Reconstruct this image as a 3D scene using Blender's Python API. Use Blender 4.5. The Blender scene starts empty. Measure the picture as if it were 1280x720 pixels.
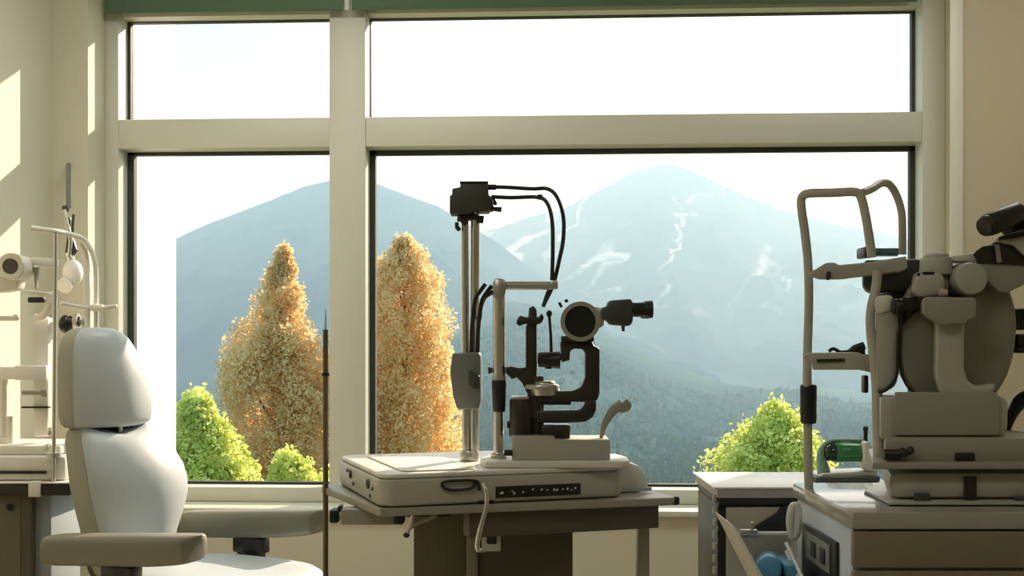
import bpy, bmesh, math, random
from mathutils import Vector, Matrix, noise
import numpy as np
R = math.radians
sc = bpy.context.scene
COL = sc.collection
random.seed(7)

# ------------------------------------------------------------------ camera, world, sun, fill lights, exposure
F = 1500.0; HOR = 430.0; EYE = 1.18; YAW = R(3.0)
cam = bpy.data.objects.new('camera', bpy.data.cameras.new('camera')); COL.objects.link(cam)
cam.data.sensor_width = 36; cam.data.lens = 36 * F / 1280
cam.data.shift_y = (HOR - 360) / 1280
cam.location = (0, 0, EYE); cam.rotation_euler = (R(90), 0, YAW)
cam.data.clip_end = 30000; cam.data.clip_start = 0.05
sc.camera = cam
sc.view_settings.view_transform = 'Standard'; sc.view_settings.look = 'None'
sc.view_settings.gamma = 1; sc.view_settings.use_curve_mapping = False
sc.view_settings.exposure = 0.0
try:
    sc.cycles.volume_bounces = 0; sc.cycles.use_denoising = True
    sc.cycles.max_bounces = 8; sc.cycles.diffuse_bounces = 5; sc.cycles.transparent_max_bounces = 16
    sc.cycles.caustics_reflective = False; sc.cycles.caustics_refractive = False
    sc.cycles.sample_clamp_indirect = 6
except Exception: pass

SUN_AZ, SUN_EL = R(28), R(25.8)          # to the right of the window's outward normal (+Y)
SDIR = Vector((math.sin(SUN_AZ)*math.cos(SUN_EL), math.cos(SUN_AZ)*math.cos(SUN_EL), math.sin(SUN_EL)))
sd = bpy.data.lights.new('sun', 'SUN'); sd.energy = 12.5; sd.angle = R(0.6); sd.color = (1.0, 0.955, 0.89)
so = bpy.data.objects.new('sun', sd); COL.objects.link(so)
so.rotation_euler = SDIR.to_track_quat('Z', 'Y').to_euler(); so.location = (6, 9, 7)

w = bpy.data.worlds.new('sky'); sc.world = w; w.use_nodes = True
nt = w.node_tree; nt.nodes.clear()
tc = nt.nodes.new('ShaderNodeTexCoord'); dp = nt.nodes.new('ShaderNodeVectorMath'); dp.operation = 'DOT_PRODUCT'
dp.inputs[1].default_value = SDIR
mr = nt.nodes.new('ShaderNodeMapRange'); mr.inputs[1].default_value = 0.74; mr.inputs[2].default_value = 0.93
mx = nt.nodes.new('ShaderNodeMix'); mx.data_type = 'RGBA'
mx.inputs[6].default_value = (0.52, 0.82, 1.12, 1); mx.inputs[7].default_value = (1.8, 1.8, 1.7, 1)
bg = nt.nodes.new('ShaderNodeBackground'); bg.inputs[1].default_value = 1.0
wo = nt.nodes.new('ShaderNodeOutputWorld')
nt.links.new(tc.outputs['Generated'], dp.inputs[0]); nt.links.new(dp.outputs['Value'], mr.inputs[0])
nt.links.new(mr.outputs[0], mx.inputs[0]); nt.links.new(mx.outputs[2], bg.inputs[0]); nt.links.new(bg.outputs[0], wo.inputs[0])

def area(name, loc, sx, sy, power, color, rot=(0, 0, 0)):
    d = bpy.data.lights.new(name, 'AREA'); d.shape = 'RECTANGLE'; d.size = sx; d.size_y = sy; d.energy = power; d.color = color
    o = bpy.data.objects.new(name, d); COL.objects.link(o); o.location = loc; o.rotation_euler = rot
    return o
FILL_LIGHTS = [((-0.9, 3.35, 2.79), 15), ((1.3, 3.35, 2.79), 10), ((-0.9, 0.2, 2.79), 12), ((1.3, 0.2, 2.79), 4)]  # unseen fill lights added under the ceiling to brighten the room
for l, p in FILL_LIGHTS: area('fill_light', l, 0.9, 0.5, p, (1.0, 0.98, 0.92))

# ------------------------------------------------------------------ helpers
FW = Vector((-math.sin(YAW), math.cos(YAW), 0)); RT = Vector((math.cos(YAW), math.sin(YAW), 0)); UP = Vector((0, 0, 1))
def W(px, py, d):
    return Vector((0, 0, EYE)) + FW*d + RT*((px-640)/F*d) + UP*(-(py-HOR)/F*d)
def onY(px, py, y):
    k = FW + RT*((px-640)/F)
    d = y / k.y
    return W(px, py, d)
def onZ(px, py, z):                     # where the ray meets the height z
    return W(px, py, (EYE-z)*F/(py-HOR))

MATS = {}
def mat(name, col, rough=0.5, metal=0.0, var=0.06, scale=12.0, bump=0.0, coat=0.0, trans=0.0, vscale=None):
    if name in MATS: return MATS[name]
    m = bpy.data.materials.new(name); m.use_nodes = True; n = m.node_tree; b = n.nodes['Principled BSDF']
    b.inputs['Roughness'].default_value = rough; b.inputs['Metallic'].default_value = metal
    if coat: b.inputs['Coat Weight'].default_value = coat
    t = n.nodes.new('ShaderNodeTexCoord'); ns = n.nodes.new('ShaderNodeTexNoise'); ns.inputs['Scale'].default_value = scale
    ns.inputs['Detail'].default_value = 5
    r = n.nodes.new('ShaderNodeMapRange'); r.inputs[3].default_value = 1-var; r.inputs[4].default_value = 1+var
    mm = n.nodes.new('ShaderNodeVectorMath'); mm.operation = 'SCALE'; mm.inputs[0].default_value = col
    n.links.new(t.outputs['Object'], ns.inputs['Vector']); n.links.new(ns.outputs[0], r.inputs[0])
    n.links.new(r.outputs[0], mm.inputs['Scale']); n.links.new(mm.outputs[0], b.inputs['Base Color'])
    if bump:
        bp = n.nodes.new('ShaderNodeBump'); bp.inputs['Strength'].default_value = bump; bp.inputs['Distance'].default_value = 0.002
        n2 = n.nodes.new('ShaderNodeTexNoise'); n2.inputs['Scale'].default_value = vscale or 300
        n.links.new(t.outputs['Object'], n2.inputs['Vector']); n.links.new(n2.outputs[0], bp.inputs['Height'])
        n.links.new(bp.outputs[0], b.inputs['Normal'])
    MATS[name] = m
    return m

EX = FW.copy(); RS = 1.0
class MB:
    """collects shapes in world coordinates"""
    def __init__(s): s.v = []; s.f = []
    def add(s, vs, fs):
        k = len(s.v); s.v += [Vector(v) for v in vs]; s.f += [tuple(i+k for i in f) for f in fs]; return s
    def bm(s, b, mtx=None):
        if mtx is not None: b.transform(mtx)
        b.verts.index_update()
        s.add([v.co.copy() for v in b.verts], [[v.index for v in f.verts] for f in b.faces]); b.free(); return s
    def box(s, c, size, bevel=0.0, rz=None, rot=None, seg=2):
        b = bmesh.new(); bmesh.ops.create_cube(b, size=1.0)
        bmesh.ops.scale(b, vec=Vector(size), verts=b.verts)
        if bevel: bmesh.ops.bevel(b, geom=b.edges[:], offset=min(bevel, 0.49*min(size)), segments=seg, profile=0.5, affect='EDGES')
        m = Matrix.Translation(Vector(c)) @ (rot if rot is not None else Matrix.Rotation(YAW if rz is None else rz, 4, 'Z'))
        return s.bm(b, m)
    def box2(s, lo, hi, bevel=0.0):
        lo = Vector(lo); hi = Vector(hi); return s.box((lo+hi)/2, hi-lo, bevel, rz=0)
    def cyl(s, a, b_, r1, r2=None, n=24, bevel=0.0):
        a = Vector(a); b_ = Vector(b_); r2 = r1 if r2 is None else r2; r1 *= RS; r2 *= RS
        L = (b_-a).length; bb = bmesh.new()
        bmesh.ops.create_cone(bb, cap_ends=True, segments=n, radius1=r1, radius2=r2, depth=L)
        if bevel:
            ed = [e for e in bb.edges if abs(e.verts[0].co.z-e.verts[1].co.z) < 1e-6]
            bmesh.ops.bevel(bb, geom=ed, offset=bevel, segments=2, profile=0.5, affect='EDGES')
        return s.bm(bb, Matrix.Translation((a+b_)/2) @ (b_-a).to_track_quat('Z', 'Y').to_matrix().to_4x4())
    def ring(s, c, axis, ro, ri, h, n=32):
        ro *= RS; ri *= RS; h *= RS; c = Vector(c); axis = Vector(axis).normalized(); q = axis.to_track_quat('Z', 'Y').to_matrix().to_4x4(); q = Matrix.Translation(c) @ q
        vs = []; fs = []
        for i in range(n):
            a = 2*math.pi*i/n; ca, sa = math.cos(a), math.sin(a)
            for r, z in ((ro, -h/2), (ro, h/2), (ri, h/2), (ri, -h/2)): vs.append(q @ Vector((r*ca, r*sa, z)))
        for i in range(n):
            j = (i+1) % n
            for k in range(4): fs.append((i*4+k, j*4+k, j*4+(k+1) % 4, i*4+(k+1) % 4))
        return s.add(vs, fs)
    def ell(s, c, r, rot=None, u=20, v=12):
        b = bmesh.new(); bmesh.ops.create_uvsphere(b, u_segments=u, v_segments=v, radius=1)
        if not hasattr(r, '__len__'): r = (r, r, r)
        r = [x*RS for x in r]
        bmesh.ops.scale(b, vec=Vector(r), verts=b.verts)
        return s.bm(b, Matrix.Translation(Vector(c)) @ (rot if rot is not None else Matrix.Rotation(YAW, 4, 'Z')))
    def tube(s, pts, r, n=12, smooth=True, sub=6, closed=False):
        P = [Vector(p) for p in pts]; rr = r if hasattr(r, '__len__') else [r]*len(P)
        rr = [x*RS for x in rr]
        if smooth and len(P) > 2:
            Q = []; RR = []; N = len(P)
            rng = range(N if closed else N-1)
            for i in rng:
                p1, p2 = P[i], P[(i+1) % N]
                p0 = P[i-1] if (i > 0 or closed) else p1*2-p2
                p3 = P[(i+2) % N] if (i+2 < N or closed) else p2*2-p1
                for k in range(sub):
                    t = k/sub
                    Q.append(0.5*((2*p1)+(p2-p0)*t+(2*p0-5*p1+4*p2-p3)*t*t+(3*p1-p0-3*p2+p3)*t**3)); RR.append(rr[i]*(1-t)+rr[(i+1) % N]*t)
            if not closed: Q.append(P[-1]); RR.append(rr[-1])
            P, rr = Q, RR
        N = len(P); vs = []; fs = []; up = None
        for i, p in enumerate(P):
            if closed: d = (P[(i+1) % N]-P[i-1]).normalized()
            else: d = (P[min(i+1, N-1)]-P[max(i-1, 0)]).normalized()
            if up is None: up = d.orthogonal().normalized()
            else:
                up = up - d*up.dot(d)
                up = up.normalized() if up.length > 1e-6 else d.orthogonal().normalized()
            sd_ = d.cross(up)
            for k in range(n):
                a = 2*math.pi*k/n; vs.append(p+(up*math.cos(a)+sd_*math.sin(a))*rr[i])
        for i in range(N if closed else N-1):
            j = (i+1) % N
            for k in range(n): fs.append((i*n+k, i*n+(k+1) % n, j*n+(k+1) % n, j*n+k))
        if not closed: fs.append(tuple(range(n))[::-1]); fs.append(tuple((N-1)*n+k for k in range(n)))
        return s.add(vs, fs)
    def prism(s, px, d, t, bevel=0.0, back=0.0, seg=2):
        """outline in pixels standing at depth d, t thick along the view axis, optional bevel"""
        b = bmesh.new(); off = EX*(t/2)
        P = [W(p[0], p[1], d) for p in px]
        fr = [b.verts.new(p-off) for p in P]; bk = [b.verts.new(p+off) for p in P]; n = len(P)
        b.faces.new(fr); b.faces.new(bk[::-1])
        for i in range(n): b.faces.new((fr[i], bk[i], bk[(i+1) % n], fr[(i+1) % n]))
        bmesh.ops.recalc_face_normals(b, faces=b.faces)
        if bevel: bmesh.ops.bevel(b, geom=b.edges[:], offset=bevel, segments=seg, profile=0.5, affect='EDGES', clamp_overlap=True)
        return s.bm(b)
    def poly_prism(s, P, vec, bevel=0.0, seg=2):
        b = bmesh.new(); P = [Vector(p) for p in P]; vec = Vector(vec)
        fr = [b.verts.new(p) for p in P]; bk = [b.verts.new(p+vec) for p in P]; n = len(P)
        b.faces.new(fr); b.faces.new(bk[::-1])
        for i in range(n): b.faces.new((fr[i], bk[i], bk[(i+1) % n], fr[(i+1) % n]))
        bmesh.ops.recalc_face_normals(b, faces=b.faces)
        if bevel: bmesh.ops.bevel(b, geom=b.edges[:], offset=bevel, segments=seg, profile=0.5, affect='EDGES', clamp_overlap=True)
        return s.bm(b)
    def loft(s, rings, cap=True):
        n = len(rings[0]); vs = [v for r in rings for v in r]; fs = []
        for i in range(len(rings)-1):
            for k in range(n): fs.append((i*n+k, i*n+(k+1) % n, (i+1)*n+(k+1) % n, (i+1)*n+k))
        if cap: fs.append(tuple(range(n))[::-1]); fs.append(tuple((len(rings)-1)*n+k for k in range(n)))
        return s.add(vs, fs)
    def mesh(s, name, m, origin, ang=35):
        me = bpy.data.meshes.new(name)
        me.from_pydata([v-origin for v in s.v], [], s.f)
        b = bmesh.new(); b.from_mesh(me); bmesh.ops.recalc_face_normals(b, faces=b.faces); b.to_mesh(me); b.free()
        for p in me.polygons: p.use_smooth = True
        try: me.set_sharp_from_angle(angle=R(ang))
        except Exception: pass
        for x in (m if isinstance(m, (list, tuple)) else [m]): me.materials.append(x)
        return me

def center(mb):
    xs = [v.x for v in mb.v]; ys = [v.y for v in mb.v]; zs = [v.z for v in mb.v]
    return Vector(((min(xs)+max(xs))/2, (min(ys)+max(ys))/2, min(zs)))
def worldloc(o):
    l = Vector((0, 0, 0))
    while o is not None: l += o.location; o = o.parent
    return l
def part(name, mb, m, parent, label=None, ang=35):
    c = center(mb); o = bpy.data.objects.new(name, mb.mesh(name, m, c, ang)); COL.objects.link(o)
    o.parent = parent; o.location = c - (worldloc(parent) if parent else Vector((0, 0, 0)))
    if label: o['label'] = label
    return o
def thing(name, label, cat, loc, group=None):
    o = bpy.data.objects.new(name, None); o.empty_display_size = 0.05; COL.objects.link(o); o.location = loc
    o['label'] = label; o['category'] = cat
    if group: o['group'] = group
    return o
def single(name, mb, m, label, cat, group=None, kind=None, ang=35):
    o = part(name, mb, m, None, label, ang); o['category'] = cat
    if group: o['group'] = group
    if kind: o['kind'] = kind
    return o
def struct(name, mb, m, parent=None):
    o = part(name, mb, m, parent)
    if parent is None: o['kind'] = 'structure'
    return o

# ------------------------------------------------------------------ materials
M_wall = mat('painted_wall', (0.67, 0.655, 0.52), 0.75, var=0.03, scale=2.0, bump=0.15, vscale=120)
M_wallr = mat('painted_wall_tan', (0.60, 0.54, 0.37), 0.75, var=0.03, scale=2.0, bump=0.15, vscale=120)
M_frame = mat('window_frame_paint', (0.67, 0.68, 0.58), 0.45, var=0.02)
M_gasket = mat('dark_gasket', (0.035, 0.04, 0.03), 0.6)
M_blind = mat('green_blind_fabric', (0.10, 0.18, 0.105), 0.85, var=0.08, scale=200, bump=0.3)
M_blindbar = mat('blind_bar', (0.62, 0.68, 0.58), 0.5)
M_ceil = mat('ceiling_paint', (0.80, 0.77, 0.66), 0.85, var=0.02)
M_floor = mat('vinyl_floor', (0.42, 0.37, 0.28), 0.4, var=0.12, scale=5)
M_ext = mat('exterior_white', (0.85, 0.85, 0.82), 0.8, var=0.02)
M_cream = mat('cream_plastic', (0.76, 0.75, 0.68), 0.38, var=0.02)
M_tanp = mat('beige_plastic', (0.335, 0.325, 0.265), 0.42, var=0.03)
M_beige = mat('light_beige_enamel', (0.46, 0.455, 0.385), 0.35, var=0.03)
M_grey = mat('grey_plastic', (0.20, 0.215, 0.20), 0.45, var=0.04)
M_dgrey = mat('dark_grey_plastic', (0.055, 0.06, 0.052), 0.45, var=0.08)
M_black = mat('black_plastic', (0.012, 0.013, 0.012), 0.35, var=0.1)
M_cast = mat('dark_cast_metal', (0.035, 0.033, 0.026), 0.38, metal=0.2, var=0.1)
M_chrome = mat('chrome', (0.72, 0.72, 0.68), 0.2, metal=1.0, var=0.03)
M_steel = mat('brushed_steel', (0.55, 0.55, 0.5), 0.33, metal=0.85, var=0.05, scale=60)
M_leather = mat('pale_vinyl', (0.50, 0.565, 0.585), 0.42, var=0.03, bump=0.1, vscale=400)
M_armpad = mat('grey_green_vinyl', (0.19, 0.195, 0.15), 0.5, var=0.05, bump=0.1, vscale=400)
M_desk = mat('brown_laminate', (0.105, 0.09, 0.055), 0.5, var=0.06)
M_deskl = mat('olive_laminate', (0.17, 0.16, 0.105), 0.5, var=0.06)
M_slab = mat('grey_worktop', (0.33, 0.32, 0.26), 0.4, var=0.04)
M_white = mat('white_enamel', (0.78, 0.78, 0.74), 0.3, var=0.02)
M_cabt = mat('cabinet_white_blue', (0.52, 0.60, 0.70), 0.3, var=0.02)
M_cab = mat('cabinet_tan', (0.22, 0.19, 0.125), 0.42, var=0.03)
M_green = mat('green_glossy_shell', (0.03, 0.24, 0.07), 0.2, var=0.08, coat=0.5)
M_greenl = mat('pale_green_shell', (0.25, 0.42, 0.32), 0.25, var=0.05)
M_blue = mat('blue_plastic_wrap', (0.10, 0.33, 0.55), 0.45, var=0.15, scale=30, bump=0.4, vscale=60)
M_pink = mat('pale_mauve_plastic', (0.55, 0.45, 0.43), 0.4)
M_lens = mat('dark_lens', (0.004, 0.004, 0.004), 0.15, coat=0.4)
M_gold = mat('panel_marks', (0.75, 0.75, 0.66), 0.4)

def glass_mat():
    m = bpy.data.materials.new('window_glass'); m.use_nodes = True; n = m.node_tree; n.nodes.clear()
    o = n.nodes.new('ShaderNodeOutputMaterial'); t = n.nodes.new('ShaderNodeBsdfTransparent'); g = n.nodes.new('ShaderNodeBsdfGlossy')
    t.inputs[0].default_value = (0.97, 0.985, 0.98, 1); g.inputs['Roughness'].default_value = 0.02
    f = n.nodes.new('ShaderNodeFresnel'); f.inputs[0].default_value = 1.35
    ns = n.nodes.new('ShaderNodeTexNoise'); ns.inputs['Scale'].default_value = 1.5
    mu = n.nodes.new('ShaderNodeMath'); mu.operation = 'MULTIPLY'; mu.inputs[1].default_value = 0.12
    mxs = n.nodes.new('ShaderNodeMixShader')
    n.links.new(f.outputs[0], mu.inputs[0]); n.links.new(mu.outputs[0], mxs.inputs[0]); n.links.new(t.outputs[0], mxs.inputs[1]); n.links.new(g.outputs[0], mxs.inputs[2]); n.links.new(mxs.outputs[0], o.inputs[0])
    return m
M_glass = glass_mat()

# ------------------------------------------------------------------ room
YI, YF, YFB, YG, YO = 4.38, 4.54, 4.68, 4.655, 4.74      # wall face, frame front, frame back, glass, outer face of wall
XL = onY(65, 300, YI).x; XR = 2.75; YB = -2.6; HC = 2.85
xa = onY(110, 300, YI).x; xb = onY(1199, 300, YI).x       # the opening
zt = onY(640, 0, YI).z + 0.25; zb = onY(640, 640, YI).z
zt_open = zt
m = MB().box2((XL-0.15, YB, -0.1), (XR+0.15, YO, 0)); struct('floor', m, M_floor)
m = MB().box2((XL-0.15, YB, HC), (XR+0.15, YO, HC+0.1)); struct('ceiling', m, M_ceil)
m = MB().box2((XL-0.15, YB, 0), (XL, YO, HC)); struct('wall_left', m, M_wall)
m = MB().box2((XR, YB, 0), (XR+0.15, YO, HC)); struct('wall_right', m, M_wallr)
m = MB().box2((XL-0.15, YB-0.15, -0.1), (XR+0.15, YB, HC+0.1)); struct('wall_back', m, M_wall)
m = MB().box2((XL, YI, 0), (xa, YO, HC)).box2((xa, YI, 0), (xb, YO, zb)).box2((xa, YI, zt_open), (xb, YO, HC))
struct('wall_front', m, M_wall)
m = MB().box2((xb, YI, 0), (XR, YO, HC)); struct('wall_front_right', m, M_wallr)
m = MB().box2((XL, YI-0.014, 0), (XR, YI, 0.1)); struct('baseboard_front', m, M_frame)
m = MB().box2((XL, YB, 0), (XL+0.014, YI-0.014, 0.1)); struct('baseboard_left', m, M_frame)
# added strip whose cream colour stands in for bounce light on the right reveal
m = MB().box2((onY(1188, 0, YI-.008).x, YI-0.008, zb+0.012), (xb+.012, YI-.0005, HC), 0.002); struct('lit_reveal_strip', m, mat('painted_reveal_light', (.82, .81, .70), .4, var=.02))
# sill board
m = MB().box2((xa, YI-0.025, zb-0.012), (xb, YF, zb+0.010), 0.004); struct('trim_1', m, M_frame)

def X_(px): return onY(px, 300, YF).x
def Z_(py): return onY(640, py, YF).z
z_tr0, z_tr1 = Z_(181.5), Z_(144.5)
z_b = Z_(611); z_t = Z_(12)
x1, x2, x3, x4 = X_(148), X_(412), X_(457), X_(1153)
win = bpy.data.objects.new('window_1', None); COL.objects.link(win); win.location = (0, YF, zb); win['kind'] = 'structure'
# one grid frame: jambs, mullion, transom, head, bottom rail (each a member of the window)
def wf(name, mb, mt=M_frame): return part(name, mb, mt, win)
wf('jamb', MB().box2((xa, YF, zb+0.010), (x1, YFB, zt), 0.003))
wf('jamb', MB().box2((x4, YF, zb+0.010), (xb, YFB, zt), 0.003))
wf('mullion', MB().box2((x2, YF-0.004, zb+0.010), (x3, YFB, zt), 0.003))
wf('transom', MB().box2((x1, YF, z_tr0), (x2, YFB, z_tr1), 0.003))
wf('transom', MB().box2((x3, YF, z_tr0), (x4, YFB, z_tr1), 0.003))
wf('head_rail', MB().box2((x1, YF+.03, z_t), (x2, YFB, zt), 0.003)); wf('head_rail', MB().box2((x3, YF+.03, z_t), (x4, YFB, zt), 0.003))
wf('bottom_rail', MB().box2((x1, YF, zb+0.010), (x2, YFB, z_b), 0.003)); wf('bottom_rail', MB().box2((x3, YF, zb+0.010), (x4, YFB, z_b), 0.003))
def gasket(xl, xr, z0, z1, tl, tr, tb, tt):
    m = MB(); y0, y1 = YG-0.02, YG+0.012
    if tl: m.box2((xl, y0, z0), (xl+tl, y1, z1))
    if tr: m.box2((xr-tr, y0, z0), (xr, y1, z1))
    if tb: m.box2((xl, y0, z0), (xr, y1, z0+tb))
    if tt: m.box2((xl, y0, z1-tt), (xr, y1, z1))
    return m
wf('gasket', gasket(x1, x2, z_tr1, z_t, .012, .004, .004, .004), M_gasket)
wf('gasket', gasket(x1, x2, z_b, z_tr0, .026, .004, .010, .012), M_gasket)
wf('gasket', gasket(x3, x4, z_tr1, z_t, .004, .013, .004, .004), M_gasket)
wf('gasket', gasket(x3, x4, z_b, z_tr0, .022, .020, .010, .018), M_gasket)
for (l, r_, a, b_) in ((x1, x2, z_tr1, z_t), (x1, x2, z_b, z_tr0), (x3, x4, z_tr1, z_t), (x3, x4, z_b, z_tr0)):
    wf('pane', MB().box2((l, YG-0.003, a), (r_, YG+0.003, b_)), M_glass)

# made-up frames around the added fill lights, out of view
for i, (l, p) in enumerate(FILL_LIGHTS):
    t = thing('fill_light_frame', 'white frame of an added unseen fill light, ' + ['nearest the window on the left', 'nearest the window on the right', 'at the back left of the room', 'at the back right of the room'][i], 'ceiling light', (l[0], l[1], HC-0.05))
    part('frame', MB().box2((l[0]-.5, l[1]-.3, HC-.05), (l[0]+.5, l[1]-.26, HC-.0)).box2((l[0]-.5, l[1]+.26, HC-.05), (l[0]+.5, l[1]+.3, HC)).box2((l[0]-.5, l[1]-.26, HC-.05), (l[0]-.46, l[1]+.26, HC)).box2((l[0]+.46, l[1]-.26, HC-.05), (l[0]+.5, l[1]+.26, HC)), M_white, t)

# blinds
YBL = YF-0.05
def blind(pl, pr, label):
    a = onY(pl, 8, YBL); b = onY(pr, 8, YBL)
    zbot = onY(640, 9.5, YBL).z
    t = thing('roller_blind', label, 'blind', ((a.x+b.x)/2, YBL, zt-0.03), 'green roller blinds in the window head')
    part('fabric', MB().box2((a.x, YBL-.0015, zbot+.003), (b.x, YBL+.0015, zt-.02)), M_blind, t)
    part('bottom_bar', MB().box2((a.x, YBL-.006, zbot), (b.x, YBL+.006, zbot+.005), .002), M_blind, t)
    part('roller', MB().cyl((a.x, YBL, zt-.028), (b.x, YBL, zt-.028), .022), M_blind, t)
blind(131, 428, 'left green roller blind rolled up above the narrow window pane')
blind(440, 1147, 'long right green roller blind rolled up above the wide window pane')
p = onY(434, 8, YBL)
m = MB().box((p.x, YBL-.004, zt-.035), (.022, .03, .07), .003, rz=0).box((p.x, YBL-.006, (zt+onY(434, 13, YBL).z)/2), (.016, .004, zt-onY(434, 13, YBL).z), .001, rz=0)
single('blind_bracket', m, M_blindbar, 'small pale bracket between the two green roller blinds', 'bracket')

# ------------------------------------------------------------------ outside: return wall, ground, mountains, haze
xw = onY(164, 300, 4.80).x; k = FW + RT*((220-640)/F); yw = xw/k.x*k.y
m = MB().box2((xw-0.5, YO+0.005, -6), (xw, yw, 7)); struct('trim_2', m, M_ext)

def earth_mat(name, c1, c2, c3=None, scale=0.004, snow=None):
    m = bpy.data.materials.new(name); m.use_nodes = True; n = m.node_tree; b = n.nodes['Principled BSDF']; b.inputs['Roughness'].default_value = 1.0; b.inputs['Specular IOR Level'].default_value = 0.0
    t = n.nodes.new('ShaderNodeTexCoord'); ns = n.nodes.new('ShaderNodeTexNoise'); ns.inputs['Scale'].default_value = scale; ns.inputs['Detail'].default_value = 12; ns.inputs['Roughness'].default_value = 0.65
    cr = n.nodes.new('ShaderNodeValToRGB'); cr.color_ramp.elements[0].position = 0.35; cr.color_ramp.elements[1].position = 0.68
    cr.color_ramp.elements[0].color = (*c1, 1); cr.color_ramp.elements[1].color = (*c2, 1)
    n.links.new(t.outputs['Object'], ns.inputs['Vector']); n.links.new(ns.outputs[0], cr.inputs[0])
    out = cr.outputs[0]
    if snow:
        at = n.nodes.new('ShaderNodeAttribute'); at.attribute_name = 'snow'
        mx = n.nodes.new('ShaderNodeMix'); mx.data_type = 'RGBA'; mx.inputs[7].default_value = (0.9, 0.9, 0.9, 1)
        n.links.new(at.outputs['Fac'], mx.inputs[0]); n.links.new(out, mx.inputs[6]); out = mx.outputs[2]
    n.links.new(out, b.inputs['Base Color'])
    return m

def interp(xs, ys, x):
    return float(np.interp(x, xs, ys))
def mountain(name, label, prof, px0, px1, dn, df, base_z, npx, nd, mt, rough, snow=False, seed=0.0, back=1.25):
    """a real heightfield: a ridge line at distance df whose flank comes down to base_z at distance dn, and a far side"""
    xs = [p[0] for p in prof]; ys = [p[1] for p in prof]
    vs = []; fs = []; sn = []
    for j in range(nd+1):
        t = j/nd
        tt = t if t <= 0.8 else 0.8
        d = dn + (df-dn)*(t/0.8) if t <= 0.8 else df*(1+(back-1)*(t-0.8)/0.2)
        for i in range(npx+1):
            px = px0 + (px1-px0)*i/npx
            top = EYE + (HOR-interp(xs, ys, px))/F*df
            s = tt/0.8
            h = base_z + (top-base_z)*(0.25*s+0.75*s**1.6)
            if t > 0.8: h = top + (base_z-top)*((t-0.8)/0.2)
            P = W(px, HOR, d)
            q = Vector((P.x, P.y, 0))
            env = min(1, 4*s*(1.02-s)) if t <= .8 else 0.1
            rdg = noise.noise(q*0.0016+Vector((seed, 0, 0)))*1.0
            rd2 = 1-abs(noise.noise(Vector((P.x*0.0042, P.y*0.0016, seed+3))))*2
            rd3 = noise.noise(q*0.011+Vector((0, seed, 0)))
            rd4 = noise.noise(q*0.035+Vector((0, seed, 5)))
            h += rough*(rdg*0.35+rd2*0.40*env+rd3*0.22+rd4*0.10)*(0.12+0.88*env)
            vs.append((P.x, P.y, h))
            hh = (h-base_z)/max(1, (560-base_z))
            wq = noise.noise(q*0.003)*0.8+noise.noise(q*0.012)*0.3
            sv = (1-abs(noise.noise(Vector((P.x*0.0065-h*0.004+wq, h*0.0012, seed)))))**7
            sn.append(max(0, min(1, (sv-0.60)*6*max(0, min(1, (hh-0.25)*2.2))*(0.5+0.9*noise.noise(q*0.006)))) if snow else 0)
    n = npx+1
    for j in range(nd):
        for i in range(npx): fs.append((j*n+i, j*n+i+1, (j+1)*n+i+1, (j+1)*n+i))
    me = bpy.data.meshes.new(name); me.from_pydata(vs, [], fs)
    for p in me.polygons: p.use_smooth = True
    if snow:
        a = me.attributes.new('snow', 'FLOAT', 'POINT'); a.data.foreach_set('value', sn)
    me.materials.append(mt)
    o = bpy.data.objects.new(name, me); COL.objects.link(o)
    o['label'] = label; o['category'] = 'mountain'
    return o

M_mt1 = earth_mat('mountain_forest', (0.010, 0.03, 0.045), (0.045, 0.075, 0.09), scale=0.006, snow=True)
M_mt2 = earth_mat('ridge_forest', (0.010, 0.03, 0.045), (0.04, 0.07, 0.08), scale=0.008, snow=True)
M_mt3 = earth_mat('foothill_forest', (0.015, 0.045, 0.035), (0.05, 0.085, 0.05), scale=0.02)
M_gr = earth_mat('meadow', (0.07, 0.11, 0.035), (0.20, 0.22, 0.08), scale=0.08)
prf = [(12, -8), (62, -8), (200, -45), (660, -80), (660, -110), (12, -110)]
m = MB().poly_prism([Vector((-900, y, z)) for y, z in prf], Vector((1800, 0, 0))); struct('ground', m, M_gr)
mountain('mountain', 'tall pointed hazy mountain with snow streaks behind the wide pane',
         [(300, 400), (480, 330), (560, 300), (620, 285), (660, 272), (700, 262), (740, 243), (768, 228), (795, 214), (832, 205), (868, 214), (905, 232), (940, 248), (975, 262), (1010, 270), (1060, 284), (1110, 293), (1160, 305), (1250, 330), (1400, 380)],
         280, 1420, 1900, 4200, -110, 420, 180, M_mt1, 110, True, 2.0)
mountain('mountain', 'dark blue forested ridge falling to the left behind the narrow pane',
         [(60, 345), (140, 330), (218, 300), (260, 283), (300, 268), (350, 247), (385, 234), (420, 226), (450, 224), (480, 233), (510, 243), (545, 256), (580, 276), (620, 300), (660, 330), (720, 372), (800, 430), (900, 480)],
         20, 900, 1200, 2900, -110, 220, 90, M_mt2, 110, False, 7.0)
mountain('mountain', 'low forested foothill slope crossing below the snow streaked mountain',
         [(-100, 520), (100, 500), (300, 500), (450, 470), (560, 410), (640, 376), (700, 390), (760, 420), (840, 455), (900, 478), (980, 490), (1060, 500), (1160, 490), (1300, 470)],
         -60, 1400, 560, 1900, -76, 240, 110, M_mt3, 40, False, 11.0)

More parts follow.
